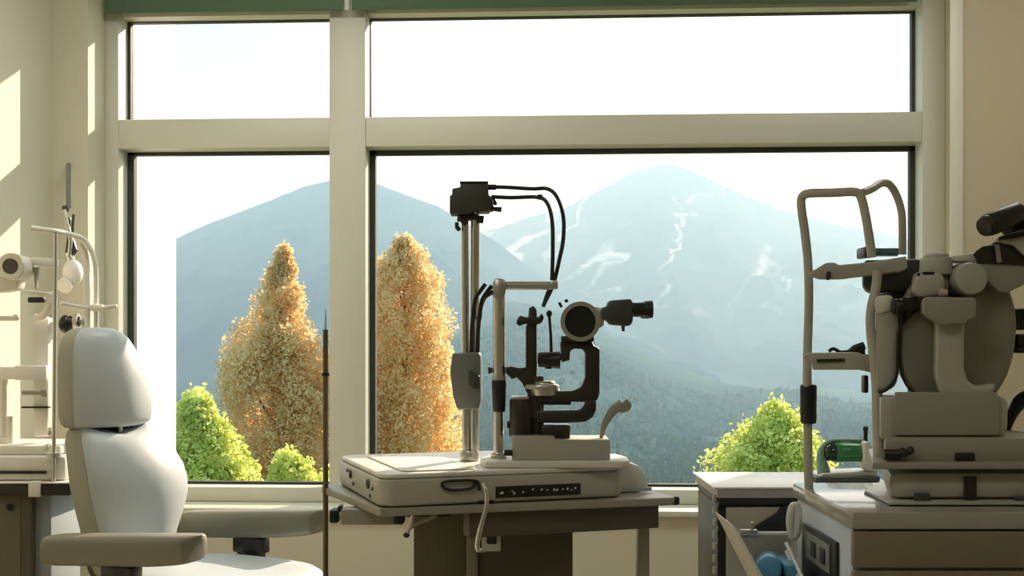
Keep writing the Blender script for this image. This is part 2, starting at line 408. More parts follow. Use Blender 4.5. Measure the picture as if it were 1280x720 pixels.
# haze filling the valley
hm = bpy.data.materials.new('valley_haze'); hm.use_nodes = True; n = hm.node_tree; n.nodes.clear()
vo = n.nodes.new('ShaderNodeOutputMaterial'); vs_ = n.nodes.new('ShaderNodeVolumeScatter')
vs_.inputs['Color'].default_value = (0.42, 0.74, 1.0, 1); vs_.inputs['Density'].default_value = 0.00037; vs_.inputs['Anisotropy'].default_value = 0.22
n.links.new(vs_.outputs[0], vo.inputs['Volume'])
m = MB().box2((-4200, 90, -130), (4200, 5600, 900))
o = single('valley_haze', m, hm, 'pale blue haze filling the valley in front of the mountains', 'haze', kind='stuff')

# trees
def leaf_mat(name, c1, c2, tr=0.45):
    m = bpy.data.materials.new(name); m.use_nodes = True; n = m.node_tree; n.nodes.clear()
    o = n.nodes.new('ShaderNodeOutputMaterial'); d = n.nodes.new('ShaderNodeBsdfDiffuse'); t = n.nodes.new('ShaderNodeBsdfTranslucent'); x = n.nodes.new('ShaderNodeMixShader'); x.inputs[0].default_value = tr
    g = n.nodes.new('ShaderNodeTexCoord'); ns = n.nodes.new('ShaderNodeTexNoise'); ns.inputs['Scale'].default_value = 2.2; ns.inputs['Detail'].default_value = 8
    cr = n.nodes.new('ShaderNodeValToRGB'); cr.color_ramp.elements[0].position = 0.38; cr.color_ramp.elements[1].position = 0.62
    cr.color_ramp.elements[0].color = (*c1, 1); cr.color_ramp.elements[1].color = (*c2, 1)
    n.links.new(g.outputs['Object'], ns.inputs['Vector']); n.links.new(ns.outputs[0], cr.inputs[0])
    n.links.new(cr.outputs[0], d.inputs[0]); n.links.new(cr.outputs[0], t.inputs[0]); n.links.new(d.outputs[0], x.inputs[1]); n.links.new(t.outputs[0], x.inputs[2]); n.links.new(x.outputs[0], o.inputs[0])
    return m
L_gold = leaf_mat('golden_leaves', (0.86, 0.62, 0.29), (0.95, 0.79, 0.45), 0.6)
L_green = leaf_mat('fresh_green_leaves', (0.54, 0.60, 0.14), (0.92, 0.92, 0.32), 0.55)
M_bark = mat('bark', (0.12, 0.09, 0.06), 0.9, var=0.3, scale=6)

def crown_mesh(name, blobs, nleaf, size, mt, origin, seed, hollow=0.55):
    rng = np.random.default_rng(seed)
    vol = np.array([b[1][0]*b[1][1]*b[1][2] for b in blobs])**0.75; pr = vol/vol.sum()
    idx = rng.choice(len(blobs), nleaf, p=pr)
    C = np.array([list(b[0]) for b in blobs]); S = np.array([b[1] for b in blobs])
    d = rng.normal(size=(nleaf, 3)); d /= np.linalg.norm(d, axis=1)[:, None]
    r = (hollow + (1-hollow)*rng.random(nleaf)**0.7)[:, None] * (1+0.12*rng.normal(size=(nleaf, 1)))
    pos = C[idx] + d*r*S[idx] - np.array(origin)
    a = rng.normal(size=(nleaf, 3)); a /= np.linalg.norm(a, axis=1)[:, None]
    b = rng.normal(size=(nleaf, 3)); b -= a*(a*b).sum(1)[:, None]; b /= np.linalg.norm(b, axis=1)[:, None]
    s = (size*(0.6+0.8*rng.random(nleaf)))[:, None]
    V = np.stack([pos-a*s, pos+b*s*0.6, pos+a*s, pos-b*s*0.6], 1).reshape(-1, 3)
    me = bpy.data.meshes.new(name); me.vertices.add(len(V)); me.vertices.foreach_set('co', V.ravel())
    me.loops.add(nleaf*4); me.loops.foreach_set('vertex_index', np.arange(nleaf*4, dtype=np.int32))
    me.polygons.add(nleaf); me.polygons.foreach_set('loop_start', np.arange(0, nleaf*4, 4, dtype=np.int32)); me.polygons.foreach_set('loop_total', np.full(nleaf, 4, dtype=np.int32))
    me.update(calc_edges=True); me.materials.append(mt)
    return me
def tree(kind, label, outline, d, gz, leaf, nleaf, size, mt, seed, cx, sub=0.0):
    """outline: (py, left px, right px) rows of the crown, top to bottom"""
    rnd = random.Random(seed)
    base = W(cx, HOR, d); base.z = gz
    t = thing(kind, label, 'tree' if 'tree' in kind or kind == 'poplar' else 'shrub', base)
    blobs = []
    for k in range(len(outline)-1):
        (ya, la, ra), (yb, lb, rb) = outline[k], outline[k+1]
        for q in range(leaf):
            u = rnd.random(); py = ya+(yb-ya)*u; l = la+(lb-la)*u; r_ = ra+(rb-ra)*u
            half = (r_-l)/2/F*d; c = W((l+r_)/2, py, d)
            ang = rnd.uniform(0, 2*math.pi); rad = half*math.sqrt(rnd.random())*0.80
            rr = max(0.28, half*rnd.uniform(0.16, 0.34))
            blobs.append((c + RT*math.cos(ang)*rad + FW*math.sin(ang)*rad, (rr, rr, rr*rnd.uniform(1.2, 2.0))))
    c = Vector(base)
    me = crown_mesh('foliage', blobs, nleaf, size, mt, c, seed)
    o = bpy.data.objects.new('foliage', me); COL.objects.link(o); o.parent = t
    top = W(cx, outline[0][0]+14, d)
    h = top.z-gz
    tr = MB().tube([base, base+UP*h*0.4+RT*0.05, base+UP*h*0.9], [h*0.022, h*0.016, h*0.004], n=8)
    for q in range(14):
        z = h*rnd.uniform(0.25, 0.85); a = rnd.uniform(0, 6.28); ln = h*0.16*(1.1-z/h)
        tr.tube([base+UP*z, base+UP*(z+ln*0.9)+(RT*math.cos(a)+FW*math.sin(a))*ln*0.6, base+UP*(z+ln*1.9)+(RT*math.cos(a)+FW*math.sin(a))*ln], [h*0.006, h*0.004, h*0.001], n=5)
    part('trunk', tr, M_bark, t)
    return t
GZ = -8.0
tree('poplar', 'golden autumn tree with a pointed crown behind the narrow pane',
     [(318, 350, 358), (345, 336, 372), (375, 314, 388), (425, 298, 404), (442, 266, 414), (480, 262, 425), (540, 268, 430), (600, 266, 430), (700, 280, 425), (800, 310, 400)], 44, GZ, 34, 90000, 0.07, L_gold, 3, 352)
tree('poplar', 'broad golden autumn tree behind the left part of the wide pane',
     [(306, 500, 512), (325, 470, 535), (350, 452, 552), (400, 440, 570), (470, 430, 580), (540, 425, 588), (600, 425, 590), (700, 430, 580), (800, 460, 560)], 46, GZ, 40, 100000, 0.07, L_gold, 4, 505)
tree('leafy_tree', 'bright green bushy treetop at the bottom left of the narrow pane',
     [(512, 240, 256), (535, 222, 266), (560, 205, 300), (590, 190, 325), (640, 170, 350), (760, 170, 350), (900, 200, 320)], 24, GZ, 30, 42000, 0.055, L_green, 5, 258)
tree('leafy_tree', 'yellow green bushy treetop beyond the white cabinet at the right of the window',
     [(520, 962, 972), (532, 945, 1002), (545, 920, 1015), (560, 908, 1030), (575, 885, 1040), (595, 865, 1050), (640, 860, 1060), (800, 860, 1050)], 30, GZ, 26, 34000, 0.06, L_green, 6, 965)
tree('leafy_tree', 'low green treetop at the foot of the pointed golden tree',
     [(590, 350, 365), (600, 335, 395), (620, 325, 420), (700, 320, 420)], 26, GZ, 14, 12000, 0.055, L_green, 8, 370)

# forest in the valley: one uncountable mass of small trees
def forest():
    from mathutils.bvhtree import BVHTree
    me = bpy.data.objects['mountain.002'].data
    bt = BVHTree.FromPolygons([v.co for v in me.vertices], [tuple(p.vertices) for p in me.polygons])
    rng = random.Random(9); m = MB()
    for i in range(9000):
        d = 590 + 900*rng.random()**1.7; px = rng.uniform(100, 1200)
        P = W(px, HOR, d)
        hit = bt.ray_cast(Vector((P.x, P.y, 2000)), Vector((0, 0, -1)))[0]
        if hit is None or noise.noise(Vector((P.x*0.012, P.y*0.012, 3))) < -0.35: continue
        P.z = hit.z-0.5
        con = rng.random() < 0.35
        h = rng.uniform(7, 12) if con else rng.uniform(4, 7); r_ = h*(rng.uniform(0.14, 0.22) if con else rng.uniform(0.3, 0.5))
        n_ = 6
        rings = [(0.0, .5), (0.12, 1.0), (0.4, .75), (0.75, .32), (1.0, 0.02)] if con else [(0.0, .3), (0.25, .9), (0.5, 1.0), (0.8, .7), (1.0, 0.1)]
        m.loft([[P+UP*(z*h)+(RT*math.cos(6.283*q/n_)+FW*math.sin(6.283*q/n_))*r_*s_*rng.uniform(.7, 1.3) for q in range(n_)] for (z, s_) in rings])
    return m
M_for = leaf_mat('valley_forest', (0.03, 0.075, 0.04), (0.16, 0.18, 0.06), 0.35)
fm = forest(); o = single('forest', fm, M_for, 'hazy green forest on the valley floor far beyond the window', 'forest', kind='stuff')

#@@OBJECTS
# ------------------------------------------------------------------ centre: table with instrument base
def yrot(a): return Matrix.Rotation(a, 4, 'Z')
A_T = YAW + R(19)                                       # the table stands turned
tx = Vector((math.cos(A_T), math.sin(A_T), 0)); ty = Vector((-math.sin(A_T), math.cos(A_T), 0))
ZT = 0.8755                                             # table top
FL = W(475, HOR, 2.22); FL.z = ZT                       # front left corner of the instrument base
def T(x, y, z): return FL + tx*x + ty*y + UP*z
def tbox(m, x0, x1, y0, y1, z0, z1, bev=0.003): return m.box(T((x0+x1)/2, (y0+y1)/2, (z0+z1)/2), (x1-x0, y1-y0, z1-z0), bev, rz=A_T, seg=3)
tab = thing('instrument_table', 'grey topped instrument table with brown pedestal under the central slit lamp', 'table', (T(.3, .2, 0).x, T(.3, .2, 0).y, 0))
m = MB(); b = [T(.0, .004, -.016), T(.585, -.03, -.016), T(.60, -.01, -.016), T(.60, .44, -.016), T(-.03, .43, -.016), T(-.04, .39, -.016)]
m.poly_prism(b, UP*.0155, .003); part('tabletop', m, M_slab, tab)
m = tbox(MB(), .175, .575, .010, .05, -.066, -.0165); part('apron', m, M_desk, tab)
m = tbox(MB(), .595, .612, -.01, .44, -.019, -.002, .004); part('edge_band', m, M_black, tab)
# pedestal: two boards with a pale strip between them
hz = -ZT
ped0 = W(517, HOR, 2.42); ped1 = W(716, HOR, 2.42)
pz = 0.858
def pbox(pa, pb, d0, d1, z0, z1, bev=.003):
    a = W(pa, HOR, d0); b_ = W(pb, HOR, d0); c = (a+b_)/2 + FW*(d1-d0)/2
    return MB().box(Vector((c.x, c.y, (z0+z1)/2)), ((b_-a).length, d1-d0, z1-z0), bev)
part('side_panel', pbox(517, 583, 2.46, 2.70, .03, .858), M_deskl, tab)
part('edge_strip', pbox(583, 597, 2.44, 2.70, .03, .858), M_slab, tab)
part('pedestal_panel', pbox(597, 716, 2.45, 2.70, .03, .858), M_desk, tab)
part('foot', pbox(480, 750, 2.38, 2.78, 0, .03, .008), M_slab, tab)
m = MB(); a = W(806, 646, 2.50); m.poly_prism([W(798, 640, 2.5), W(812, 640, 2.5), W(812.5, 1100, 2.5), W(790, 1100, 2.5)], FW*.035, .003)
lg = part('leg', m, M_slab, tab)
so_ = part('power_socket', MB().prism([(602, 651), (626, 651), (626, 689), (602, 689)], 2.447, .006, .002), M_cream, tab)
part('socket_insert', MB().prism([(609, 658), (620, 658), (621, 680), (608, 680)], 2.441, .010, .003), M_black, so_)
part('screw', MB().cyl(W(640, 660, 2.45), W(640, 660, 2.444), .003), M_black, tab)
# clamp arm under the left end
m = MB().box(W(460, 646, 2.34)+FW*.02, (.105, .05, .031), .004); cl = part('slide_arm', m, M_slab, tab)
m = MB().box(W(417, 646, 2.35)+FW*.02, (.018, .04, .026), .004).box(W(424, 637, 2.35)+FW*.02, (.008, .03, .012), .002); part('clamp', m, M_black, cl)
m = MB().box(W(498, 645, 2.33)+FW*.02, (.02, .045, .034), .004).box(W(535, 640, 2.33)+FW*.03, (.09, .05, .022), .004).box(W(580, 636, 2.32)+FW*.02, (.05, .04, .014), .003)
m.cyl(W(540, 634, 2.31), W(590, 636, 2.31), .006); part('slide_rail', m, M_black, tab)
m = MB().tube([W(516, 630, 2.27), W(516, 640, 2.27), W(514, 655, 2.27), W(509, 666, 2.27)], .0035); k_ = part('lever', m, M_chrome, tab)
part('lever_knob', MB().ell(W(508, 669, 2.27), (.0065, .006, .005)), M_black, k_)
m = MB().tube([W(545, 645, 2.31), W(520, 655, 2.29), W(512, 660, 2.28)], .004); part('link_rod', m, M_steel, tab)
m = MB().tube([W(604, 604, 2.225), W(608, 615, 2.22), W(608, 632, 2.22), W(602, 655, 2.22), W(597, 678, 2.22), W(598, 687, 2.22), W(606, 688, 2.225)], [.004, .0045, .0045, .005, .005, .005, .004]); part('crank_handle', m, M_chrome, tab)

bs = thing('power_unit', 'white instrument base unit with black button panel under the central slit lamp', 'instrument base', T(.25, .2, 0))
def tl_(x, y, z): return T(x, y, z)
L, D, H = .497, .42, .0625
def rring(x0, x1, y0, y1, z, c, n=5):
    P = []
    for (cx_, cy_, a0) in ((x1-c, y1-c, 0), (x0+c, y1-c, 90), (x0+c, y0+c, 180), (x1-c, y0+c, 270)):
        for q in range(n+1):
            a = R(a0+90*q/n); P.append(T(cx_+c*math.cos(a), cy_+c*math.sin(a), z))
    return P
def rslab(m, x0, x1, y0, y1, z0, z1, c, r=.006):
    rs = [rring(x0+r, x1-r, y0+r, y1-r, z0, c)]
    for q in (20, 50, 90): rs.append(rring(x0+r*(1-math.sin(R(q))), x1-r*(1-math.sin(R(q))), y0+r*(1-math.sin(R(q))), y1-r*(1-math.sin(R(q))), z0+r*(1-math.cos(R(q))), c))
    for q in (90, 50, 20, 0): rs.append(rring(x0+r*(1-math.sin(R(q))), x1-r*(1-math.sin(R(q))), y0+r*(1-math.sin(R(q))), y1-r*(1-math.sin(R(q))), z1-r*(1-math.cos(R(q))), c))
    return m.loft(rs)
part('housing', rslab(MB(), 0, L, 0, D, .002, H-.010, .03), M_beige, bs)
part('lid', rslab(MB(), .003, L-.003, .004, D-.004, H-.0095, H, .03, .004), M_cream, bs)
pn = part('button_panel', tbox(MB(), .225, .40, -.0025, .003, .010, .032, .001), M_black, bs)
m = MB(); rr_ = random.Random(3)
for x in (.235, .238, .258, .262, .280, .300, .318, .330, .344, .350, .362, .372, .380, .388):
    z = .020 + rr_.uniform(-.002, .004); m.box(T(x, -.003, z), (.0035, .0012, rr_.uniform(.002, .005)), 0, rz=A_T)
part('button_marks', m, M_gold, pn)
m = MB(); g = [T(.122, -.006, .046), T(.150, -.007, .047), T(.176, -.007, .046), T(.182, -.007, .037), T(.172, -.007, .031), T(.150, -.007, .029), T(.128, -.006, .031), T(.118, -.006, .038)]
m.tube(g, .0028, closed=True, sub=4); m.tube([g[2], T(.186, -.007, .044), T(.190, -.007, .036), T(.190, -.008, .026)], .003, sub=4); part('cable_loop', m, M_black, bs)
m = tbox(MB(), .19, .22, -.004, .002, .002, .006, .001); m.cyl(T(.209, -.004, .005), T(.209, -.004, .018), .002, .001); part('clip', m, M_black, bs)
for (y, z, r_) in ((.10, .035, .010), (.27, .036, .009)):
    part('knob_ring', MB().ring(T(-.001, y, z), tx, r_, r_*.72, .004), M_dgrey, bs)
for (y, z) in ((.06, .030), (.08, .014), (.24, .020), (.30, .041)): part('side_screw', MB().cyl(T(-.004, y, z), T(.002, y, z), .004), M_grey, bs)
m = rslab(MB(), .05, .20, .03, .36, H+.0002, H+.003, .02, .002); part('top_tray', m, M_cream, bs)
# rounded white side module behind the right end
sm_ = thing('side_module', 'small rounded white module on the far right corner of the table', 'module', T(.55, .25, 0))
m = MB(); pr = [(0, 0), (.075, 0), (.078, .012), (.074, .032), (.058, .052), (.035, .061), (0, .063)]
m.poly_prism([T(.503+x, .07, .002+z) for x, z in pr], ty*.30, .006); part('shell', m, M_white, sm_)
m = tbox(MB(), .510, .585, .064, .070, .002, .010, .001); part('foot_strip', m, M_cabt, sm_)

# ------------------------------------------------------------------ centre: slit lamp
ZB = ZT + H                                             # top of the instrument base
sl = thing('slit_lamp', 'dark slit lamp microscope with lamp tower and eyepieces on the white base unit', 'slit lamp', onZ(655, 572, ZB+.0001))
m = MB(); zpl = .0135
P0 = W(600, HOR, 2.36); P1 = W(787, HOR, 2.36)
m = MB().poly_prism([Vector((p.x, p.y, ZB+.0001)) for p in (W(600, 0, 2.40), W(606, 0, 2.335), W(779, 0, 2.335), W(787, 0, 2.36), W(784, 0, 2.44), W(770, 0, 2.50), W(612, 0, 2.50))], UP*zpl, .004)
part('guide_plate', m, M_cream, sl)
zp = ZB+.0001+zpl
def blk(pa, pb, ya, yb, d, dep, bev=.003, m=None):
    """box whose front face sits at depth d between the pixel rows"""
    return (m or MB()).poly_prism([W(pa, ya, d), W(pb, ya, d), W(pb, yb, d), W(pa, yb, d)], EX*dep, bev)
d0 = 2.36
m = MB(); a = W(640, 546, d0); b_ = W(762, 572.5, d0)
top = W(0, 545, d0).z; mid = W(0, 549.5, d0).z
xx = lambda px: (px-640)/F*d0
def camP(x, z, d): return Vector((0, 0, z)) + RT*x + FW*d
m.poly_prism([camP(xx(640), zp, d0), camP(xx(763), zp, d0), camP(xx(763), mid, d0), camP(xx(694), mid, d0), camP(xx(693), top, d0), camP(xx(640), top, d0)], FW*.12, .003)
part('carriage', m, M_beige, sl)
m = MB().cyl(W(640, 566, 2.36), W(630, 566, 2.36), .006); part('carriage_knob', m, M_black, sl)
part('platform', blk(676, 713, 532, 549.5, 2.385, .075, .004), M_cast, sl)
DC = 2.41
m = MB(); c0 = W(652, 500, DC)
m.cyl(W(652, 545, DC), W(652, 498, DC), .026, .024, n=32, bevel=.003); cr_ = part('pivot_housing', m, M_cast, sl)
part('index_plate', MB().box(W(650, 497, DC-.01), (.036, .03, .006), .002), M_steel, cr_)
part('pivot_screw', MB().cyl(W(634, 531, DC), W(640, 531, DC), .008, .006), M_black, cr_)
m = MB().cyl(W(672, 546, DC), W(672, 470, DC), .013, n=24, bevel=.002).box(W(668, 500, DC), (.028, .03, .07), .004); part('centre_column', m, M_cast, sl)
# microscope arm: the C shaped bracket
m = MB().prism([(672, 489), (716, 488), (726, 483), (731, 472), (731, 440), (727, 436), (716, 436), (712, 440), (712, 450), (702, 453), (700, 428), (705, 424), (738, 424), (742, 432), (747, 434), (749, 437), (749, 492), (746, 500), (738, 502), (672, 502)], DC, .034, .004)
part('microscope_arm', m, M_cast, sl)
m = MB().prism([(668, 513), (724, 512), (730, 506), (732, 500), (745, 500), (745, 512), (741, 521), (732, 527), (722, 528), (668, 528)], DC, .034, .004)
m.box(W(695, 504, DC), (.06, .02, .006), .001); part('lower_arm', m, M_cast, sl)
# illumination arm and its mirror tower
m = MB().prism([(657, 478), (657, 408), (660, 404), (661, 385), (667, 382), (671, 388), (671, 478)], DC, .022, .003)
m.prism([(636, 457), (650, 460), (662, 458), (668, 470), (668, 500), (662, 498), (652, 478), (640, 466)], DC, .02, .003)
m.prism([(650, 394), (658, 397), (664, 394), (673, 397), (677, 391), (680, 397), (677, 404), (670, 406), (655, 405), (650, 408), (645, 405), (646, 400)], DC-.005, .028, .003); part('illumination_arm', m, M_cast, sl)
m = MB().tube([W(689, 440, DC), W(688.5, 420, DC), W(687, 400, DC), W(686, 391, DC)], [.0035, .003, .003, .004], n=10)
m.ell(W(686.5, 392, DC), (.006, .005, .007)); part('fixation_stem', m, M_black, sl)
m = MB().box(W(685, 448, DC), (.042, .03, .026), .005).cyl(W(673, 450, DC), W(700, 450, DC), .014, .018).cyl(W(686, 455, DC), W(686, 461, DC), .012, .007).box(W(698, 446, DC), (.025, .028, .014), .003); part('prism_head', m, M_black, sl)
m = MB().cyl(W(677, 486, DC), W(677, 480, DC), .036, .034, n=40, bevel=.002).cyl(W(680, 480, DC), W(680, 476, DC), .024, .02, n=32, bevel=.001).cyl(W(680, 494, DC), W(680, 486, DC), .028, .032, n=32)
part('filter_dial', m, M_steel, sl)
# microscope head
DH = DC-.02
hc = W(725, 402, DH); ax = (FW*-1)
m = MB().cyl(hc+FW*.055, hc-FW*.012, .037, .039, n=40, bevel=.004); hd = part('magnification_drum', m, M_cream, sl)
m = MB().ring(hc-FW*.013, FW, .0395, .031, .006, 40); part('bezel', m, M_steel, hd)
m = MB().cyl(hc-FW*.0125, hc-FW*.017, .0315, .029, n=40); part('objective_lens', m, M_lens, hd)
m = MB().cyl(W(702, 384, DH), W(699, 378, DH), .003).ell(W(708, 376, DH), (.004, .004, .0035)); part('thumb_screw', m, M_black, hd)
m = MB().prism([(735, 383), (752, 385), (754, 391), (754, 407), (750, 410), (740, 410), (735, 407)], DH+.01, .05, .004); part('head_body', m, M_steel, sl)
m = MB().prism([(751, 384), (758, 384), (760, 376), (788, 374), (790, 380), (790, 402), (786, 408), (762, 406), (758, 400), (752, 400)], DH, .05, .005); part('binocular_body', m, M_dgrey, sl)
for s_ in (0, 1):
    c_ = FW*(.06*s_-.012)
    m = MB().cyl(W(788, 387, DH)+c_, W(806, 387, DH)+c_, .0135, .0135, n=28).cyl(W(804, 387, DH)+c_, W(815, 387, DH)+c_, .0165, .0175, n=28, bevel=.002); part('eyepiece', m, M_black, sl)
part('binocular_screw', MB().cyl(W(779, 405, DH), W(779, 414, DH), .004, .003), M_dgrey, sl)
m = MB().prism([(701, 420), (742, 420), (742, 427), (701, 427)], DH+.01, .04, .003); part('head_mount', m, M_cast, sl)
# joystick lever to the right, leaning out of the carriage
m = MB().tube([W(751, 552, 2.40), W(752, 545, 2.40), W(756, 530, 2.40), W(766, 514, 2.40), W(778, 505, 2.40)], [.0035, .004, .0065, .0095, .012], n=14)
m.prism([(770, 510), (783, 497), (790, 506), (787, 513), (776, 517)], 2.40, .022, .004); part('joystick', m, M_tanp, sl)
# lamp tower: two tubes
DP = 2.49
def zfoot(px): p = W(px, HOR, DP); p.z = ZB+.0001; return p
def up_to(px, py, d=DP): return W(px, py, d)
m = MB().cyl(zfoot(582.5), up_to(581, 262), .0082, n=24).cyl(zfoot(593), up_to(594, 262), .0095, n=24)
tw = part('tower_tubes', m, M_chrome, sl)
m = MB().cyl(zfoot(587), zfoot(587)+UP*.022, .021, .019, n=32, bevel=.003); part('tower_foot', m, M_steel, sl)
m = MB().prism([(566, 441), (600, 440), (602, 446), (602, 500), (599, 511), (572, 511), (567, 495), (563, 465)], DP-.005, .055, .008)
gb = part('height_clamp', m, M_grey, sl)
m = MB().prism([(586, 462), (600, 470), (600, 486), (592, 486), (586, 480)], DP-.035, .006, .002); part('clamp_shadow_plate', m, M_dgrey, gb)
m = MB().prism([(566, 238), (576, 236), (577, 232), (610, 231), (611, 246), (616, 249), (617, 256), (611, 266), (598, 266), (596, 262), (588, 269), (563, 269), (563, 246), (566, 246)], DP, .06, .005); lh = part('lamp_housing', m, M_dgrey, sl)
m = MB().box(W(593, 230.5, DP), (.058, .062, .005), .001); part('housing_lid', m, M_black, lh)
m = MB().cyl(W(575, 268, DP), W(575, 277, DP), .006).cyl(W(571, 278, DP-.01), W(571, 286, DP-.01), .004).ell(W(573, 286, DP-.01), .005).box(W(586, 272, DP), (.04, .03, .012), .003).cyl(W(601, 270, DP-.01), W(601, 279, DP-.01), .007, .005).cyl(W(578, 275, DP-.01), W(583, 281, DP-.01), .006)
part('housing_screws', m, M_black, lh)
m = MB().cyl(W(613, 261, DP), W(627, 262, DP), .004, .0055).cyl(W(616, 248, DP), W(620, 256, DP), .0035).box(W(611, 257, DP), (.02, .04, .024), .004); part('filter_lever', m, M_black, lh)
m = MB().tube([W(608, 234, DP), W(630, 234, DP), W(665, 236, DP), W(684, 236, DP), W(696, 246, DP-.02), W(704, 270, DP-.04), W(704, 300, DP-.05), W(698, 330, DP-.06), W(693, 352, DP-.06)], .0042, n=10)
m.cyl(W(610, 234, DP), W(620, 234, DP), .0058); part('light_cable', m, M_black, sl)
m = MB().tube([W(614, 246, DP-.01), W(640, 247, DP-.01), W(672, 246.5, DP-.01), W(684, 254, DP-.03), W(690, 275, DP-.05), W(691, 310, DP-.06), W(690, 350, DP-.06)], .0042, n=10)
m.cyl(W(672, 246, DP-.01), W(678, 247, DP-.01), .0058); part('light_cable', m, M_black, sl)
m = MB().tube([W(694, 352, DP-.06), W(686, 366, DP-.06), W(679, 383, DP-.07)], [.0045, .006, .004], n=10); part('cable_tail', m, M_black, sl)
for (a, b2, c2) in (((607, 355), (594, 375), (589, 441)), ((615, 357), (602, 378), (597, 441)), ((622, 357), (606, 372), (600, 398))):
    m = MB().tube([W(a[0], a[1], DP-.05), W(a[0]-6, a[1]+8, DP-.05), W(b2[0], b2[1], DP-.045), W(c2[0]+1, (b2[1]+c2[1])/2, DP-.03), W(c2[0], c2[1], DP-.02)], .0043, n=10); part('hose', m, M_black, sl)
# chin rest upright with its horizontal arm
DR = 2.42
def rfoot(px): p = W(px, HOR, DR); p.z = zp; return p
m = MB().cyl(rfoot(623), W(623, 470, DR), .0105, n=24).cyl(W(624, 480, DR), W(624, 366, DR), .0125, n=24).cyl(rfoot(623), rfoot(623)+UP*.01, .016, n=24, bevel=.002); cp = part('head_rest_post', m, M_chrome, sl)
part('post_grip', MB().cyl(W(624, 515, DR), W(624, 475, DR), .013, .0155, n=24, bevel=.003), M_black, cp)
part('post_grip_cap', MB().cyl(W(624, 475, DR), W(624, 470, DR), .0145, n=24), M_steel, cp)
m = MB().prism([(616, 352), (622, 348), (632, 350), (634, 356), (632, 366), (630, 374), (618, 374), (616, 364)], DR, .032, .004); part('post_head', m, M_steel, cp)
m = MB().cyl(W(632, 357, DR), W(690, 357, DR), .0085, n=20).box(W(692, 356, DR), (.018, .02, .018), .004); part('cross_arm', m, M_steel, cp)
m = MB().cyl(W(611, 463, DR), W(616, 463, DR), .005).cyl(W(612, 459, DR), W(612, 467, DR), .003); part('post_screw', m, M_black, cp)
part('rest_bracket', MB().prism([(632, 458), (648, 460), (650, 470), (640, 474), (632, 466)], DR, .016, .002), M_cast, cp)

# thin floor pole in front of the mullion
DPO = 2.55
pp = W(407, HOR, DPO); pole = thing('floor_pole', 'thin dark floor pole standing between the chair and the table', 'pole', (pp.x, pp.y, 0))
part('shaft', MB().cyl((pp.x, pp.y, 0.02), W(407, 412, DPO), .0058, n=16), mat('bronze_tube', (0.16, 0.13, 0.08), 0.35, metal=0.5), pole)
part('tip', MB().cyl(W(407, 412, DPO), W(407, 386, DPO), .0022, .001, n=8), M_steel, pole)
part('collar', MB().cyl(W(407, 466, DPO), W(407, 470, DPO), .0085, n=16), M_black, pole)
part('round_foot', MB().cyl((pp.x, pp.y, 0), (pp.x, pp.y, .02), .11, .10, n=32, bevel=.004), M_steel, pole)

# ------------------------------------------------------------------ left: examination chair
nv = (RT*.89 - FW*.454).normalized(); wv = (RT*.454 + FW*.89).normalized()
A_C = math.atan2(nv.y, nv.x)
cc = W(215, HOR, 3.27); cc.z = 0
ch = thing('examination_chair', 'pale padded examination chair with separate headrest and grey armrests', 'chair', cc)
wv0, nv0 = wv, nv; wp_ = (RT*.53+FW*.848).normalized(); np_ = (RT*.848-FW*.53).normalized()
def pad(rows, d, bulge, e=5.0, n=40, saddle=0.0, y0=-1.0, grow=0.0, y1=1.0, hs=1.4):
    wv, nv = wp_, np_
    rings = []
    K = len(rows)
    def topx(P): q = P-Vector((0, 0, EYE)); return 640+F*q.dot(RT)/q.dot(FW)
    for i, (py, l, r_, ht) in enumerate(rows):
        ht *= hs
        cpx = (l+r_)/2; hw = .15
        for it in range(14):
            c = W(cpx, py, d); ring = []; full = []
            for q in range(n):
                a = 2*math.pi*q/n; ca, sa = math.cos(a), math.sin(a)
                x = hw*math.copysign(abs(ca)**(2/e), ca); y = ht*math.copysign(abs(sa)**(2/e), sa)
                u = x/hw
                full.append(c + wv*x + nv*(y+bulge*(1-(u*u+.004)**.64)*min(1, ht/.034)) + UP*(saddle*(u*u)*max(0, 1-i/6)))
                yy = max(y0*ht, min(y1*ht, y)); g = 1+grow/hw; bb = bulge if y1 > .9 else 0
                ring.append(c + wv*(x*g) + nv*(yy+bb*(1-(u*u+.004)**.64)*min(1, ht/.034)) + UP*(saddle*(u*u)*max(0, 1-i/6)))
            xs_ = [topx(p) for p in full]; lo, hi = min(xs_), max(xs_)
            hw = max(.03, hw*(1+.7*((r_-l)/(hi-lo)-1))); cpx += (l+r_)/2-(lo+hi)/2
        rings.append(ring)
    return rings
rows = [(533, 92, 170, .012), (532, 82, 180, .024), (528, 77, 187, .031), (520, 74, 190, .034), (500, 73, 190, .035), (480, 73, 187, .035), (460, 73, 181, .035), (445, 73.5, 174, .034), (432, 75, 167, .033), (422, 79, 160, .030), (415, 85, 151, .025), (411, 92, 142, .017), (409.5, 101, 132, .010)]
m = MB().loft(pad(rows, 3.38, .048, e=6.0, y0=.62)); hr_ = part('headrest', m, M_leather, ch, ang=60)
M_shell = mat('grey_olive_shell', (.36, .37, .31), .5, var=.04)
part('headrest_shell', MB().loft(pad(rows, 3.38, .048, e=6.0, y1=.6, grow=.0015)), M_shell, hr_, ang=60)
rows = [(541, 100, 172, .012), (542, 90, 182, .028), (546, 84, 192, .037), (556, 82, 205, .042), (570, 84, 219, .045), (585, 86, 229, .047), (600, 88, 234, .048), (618, 92, 235, .048), (636, 96, 231, .048), (655, 101, 225, .048), (675, 107, 218, .046), (700, 114, 214, .042), (712, 120, 210, .030), (716, 128, 205, .014)]
m = MB().loft(pad(rows, 3.38, .055, e=6.0, saddle=.03, y0=.62, hs=1.3))
back_shell = MB().loft(pad(rows, 3.38, .055, e=6.0, saddle=.03, y1=.6, grow=.0015, hs=1.3))
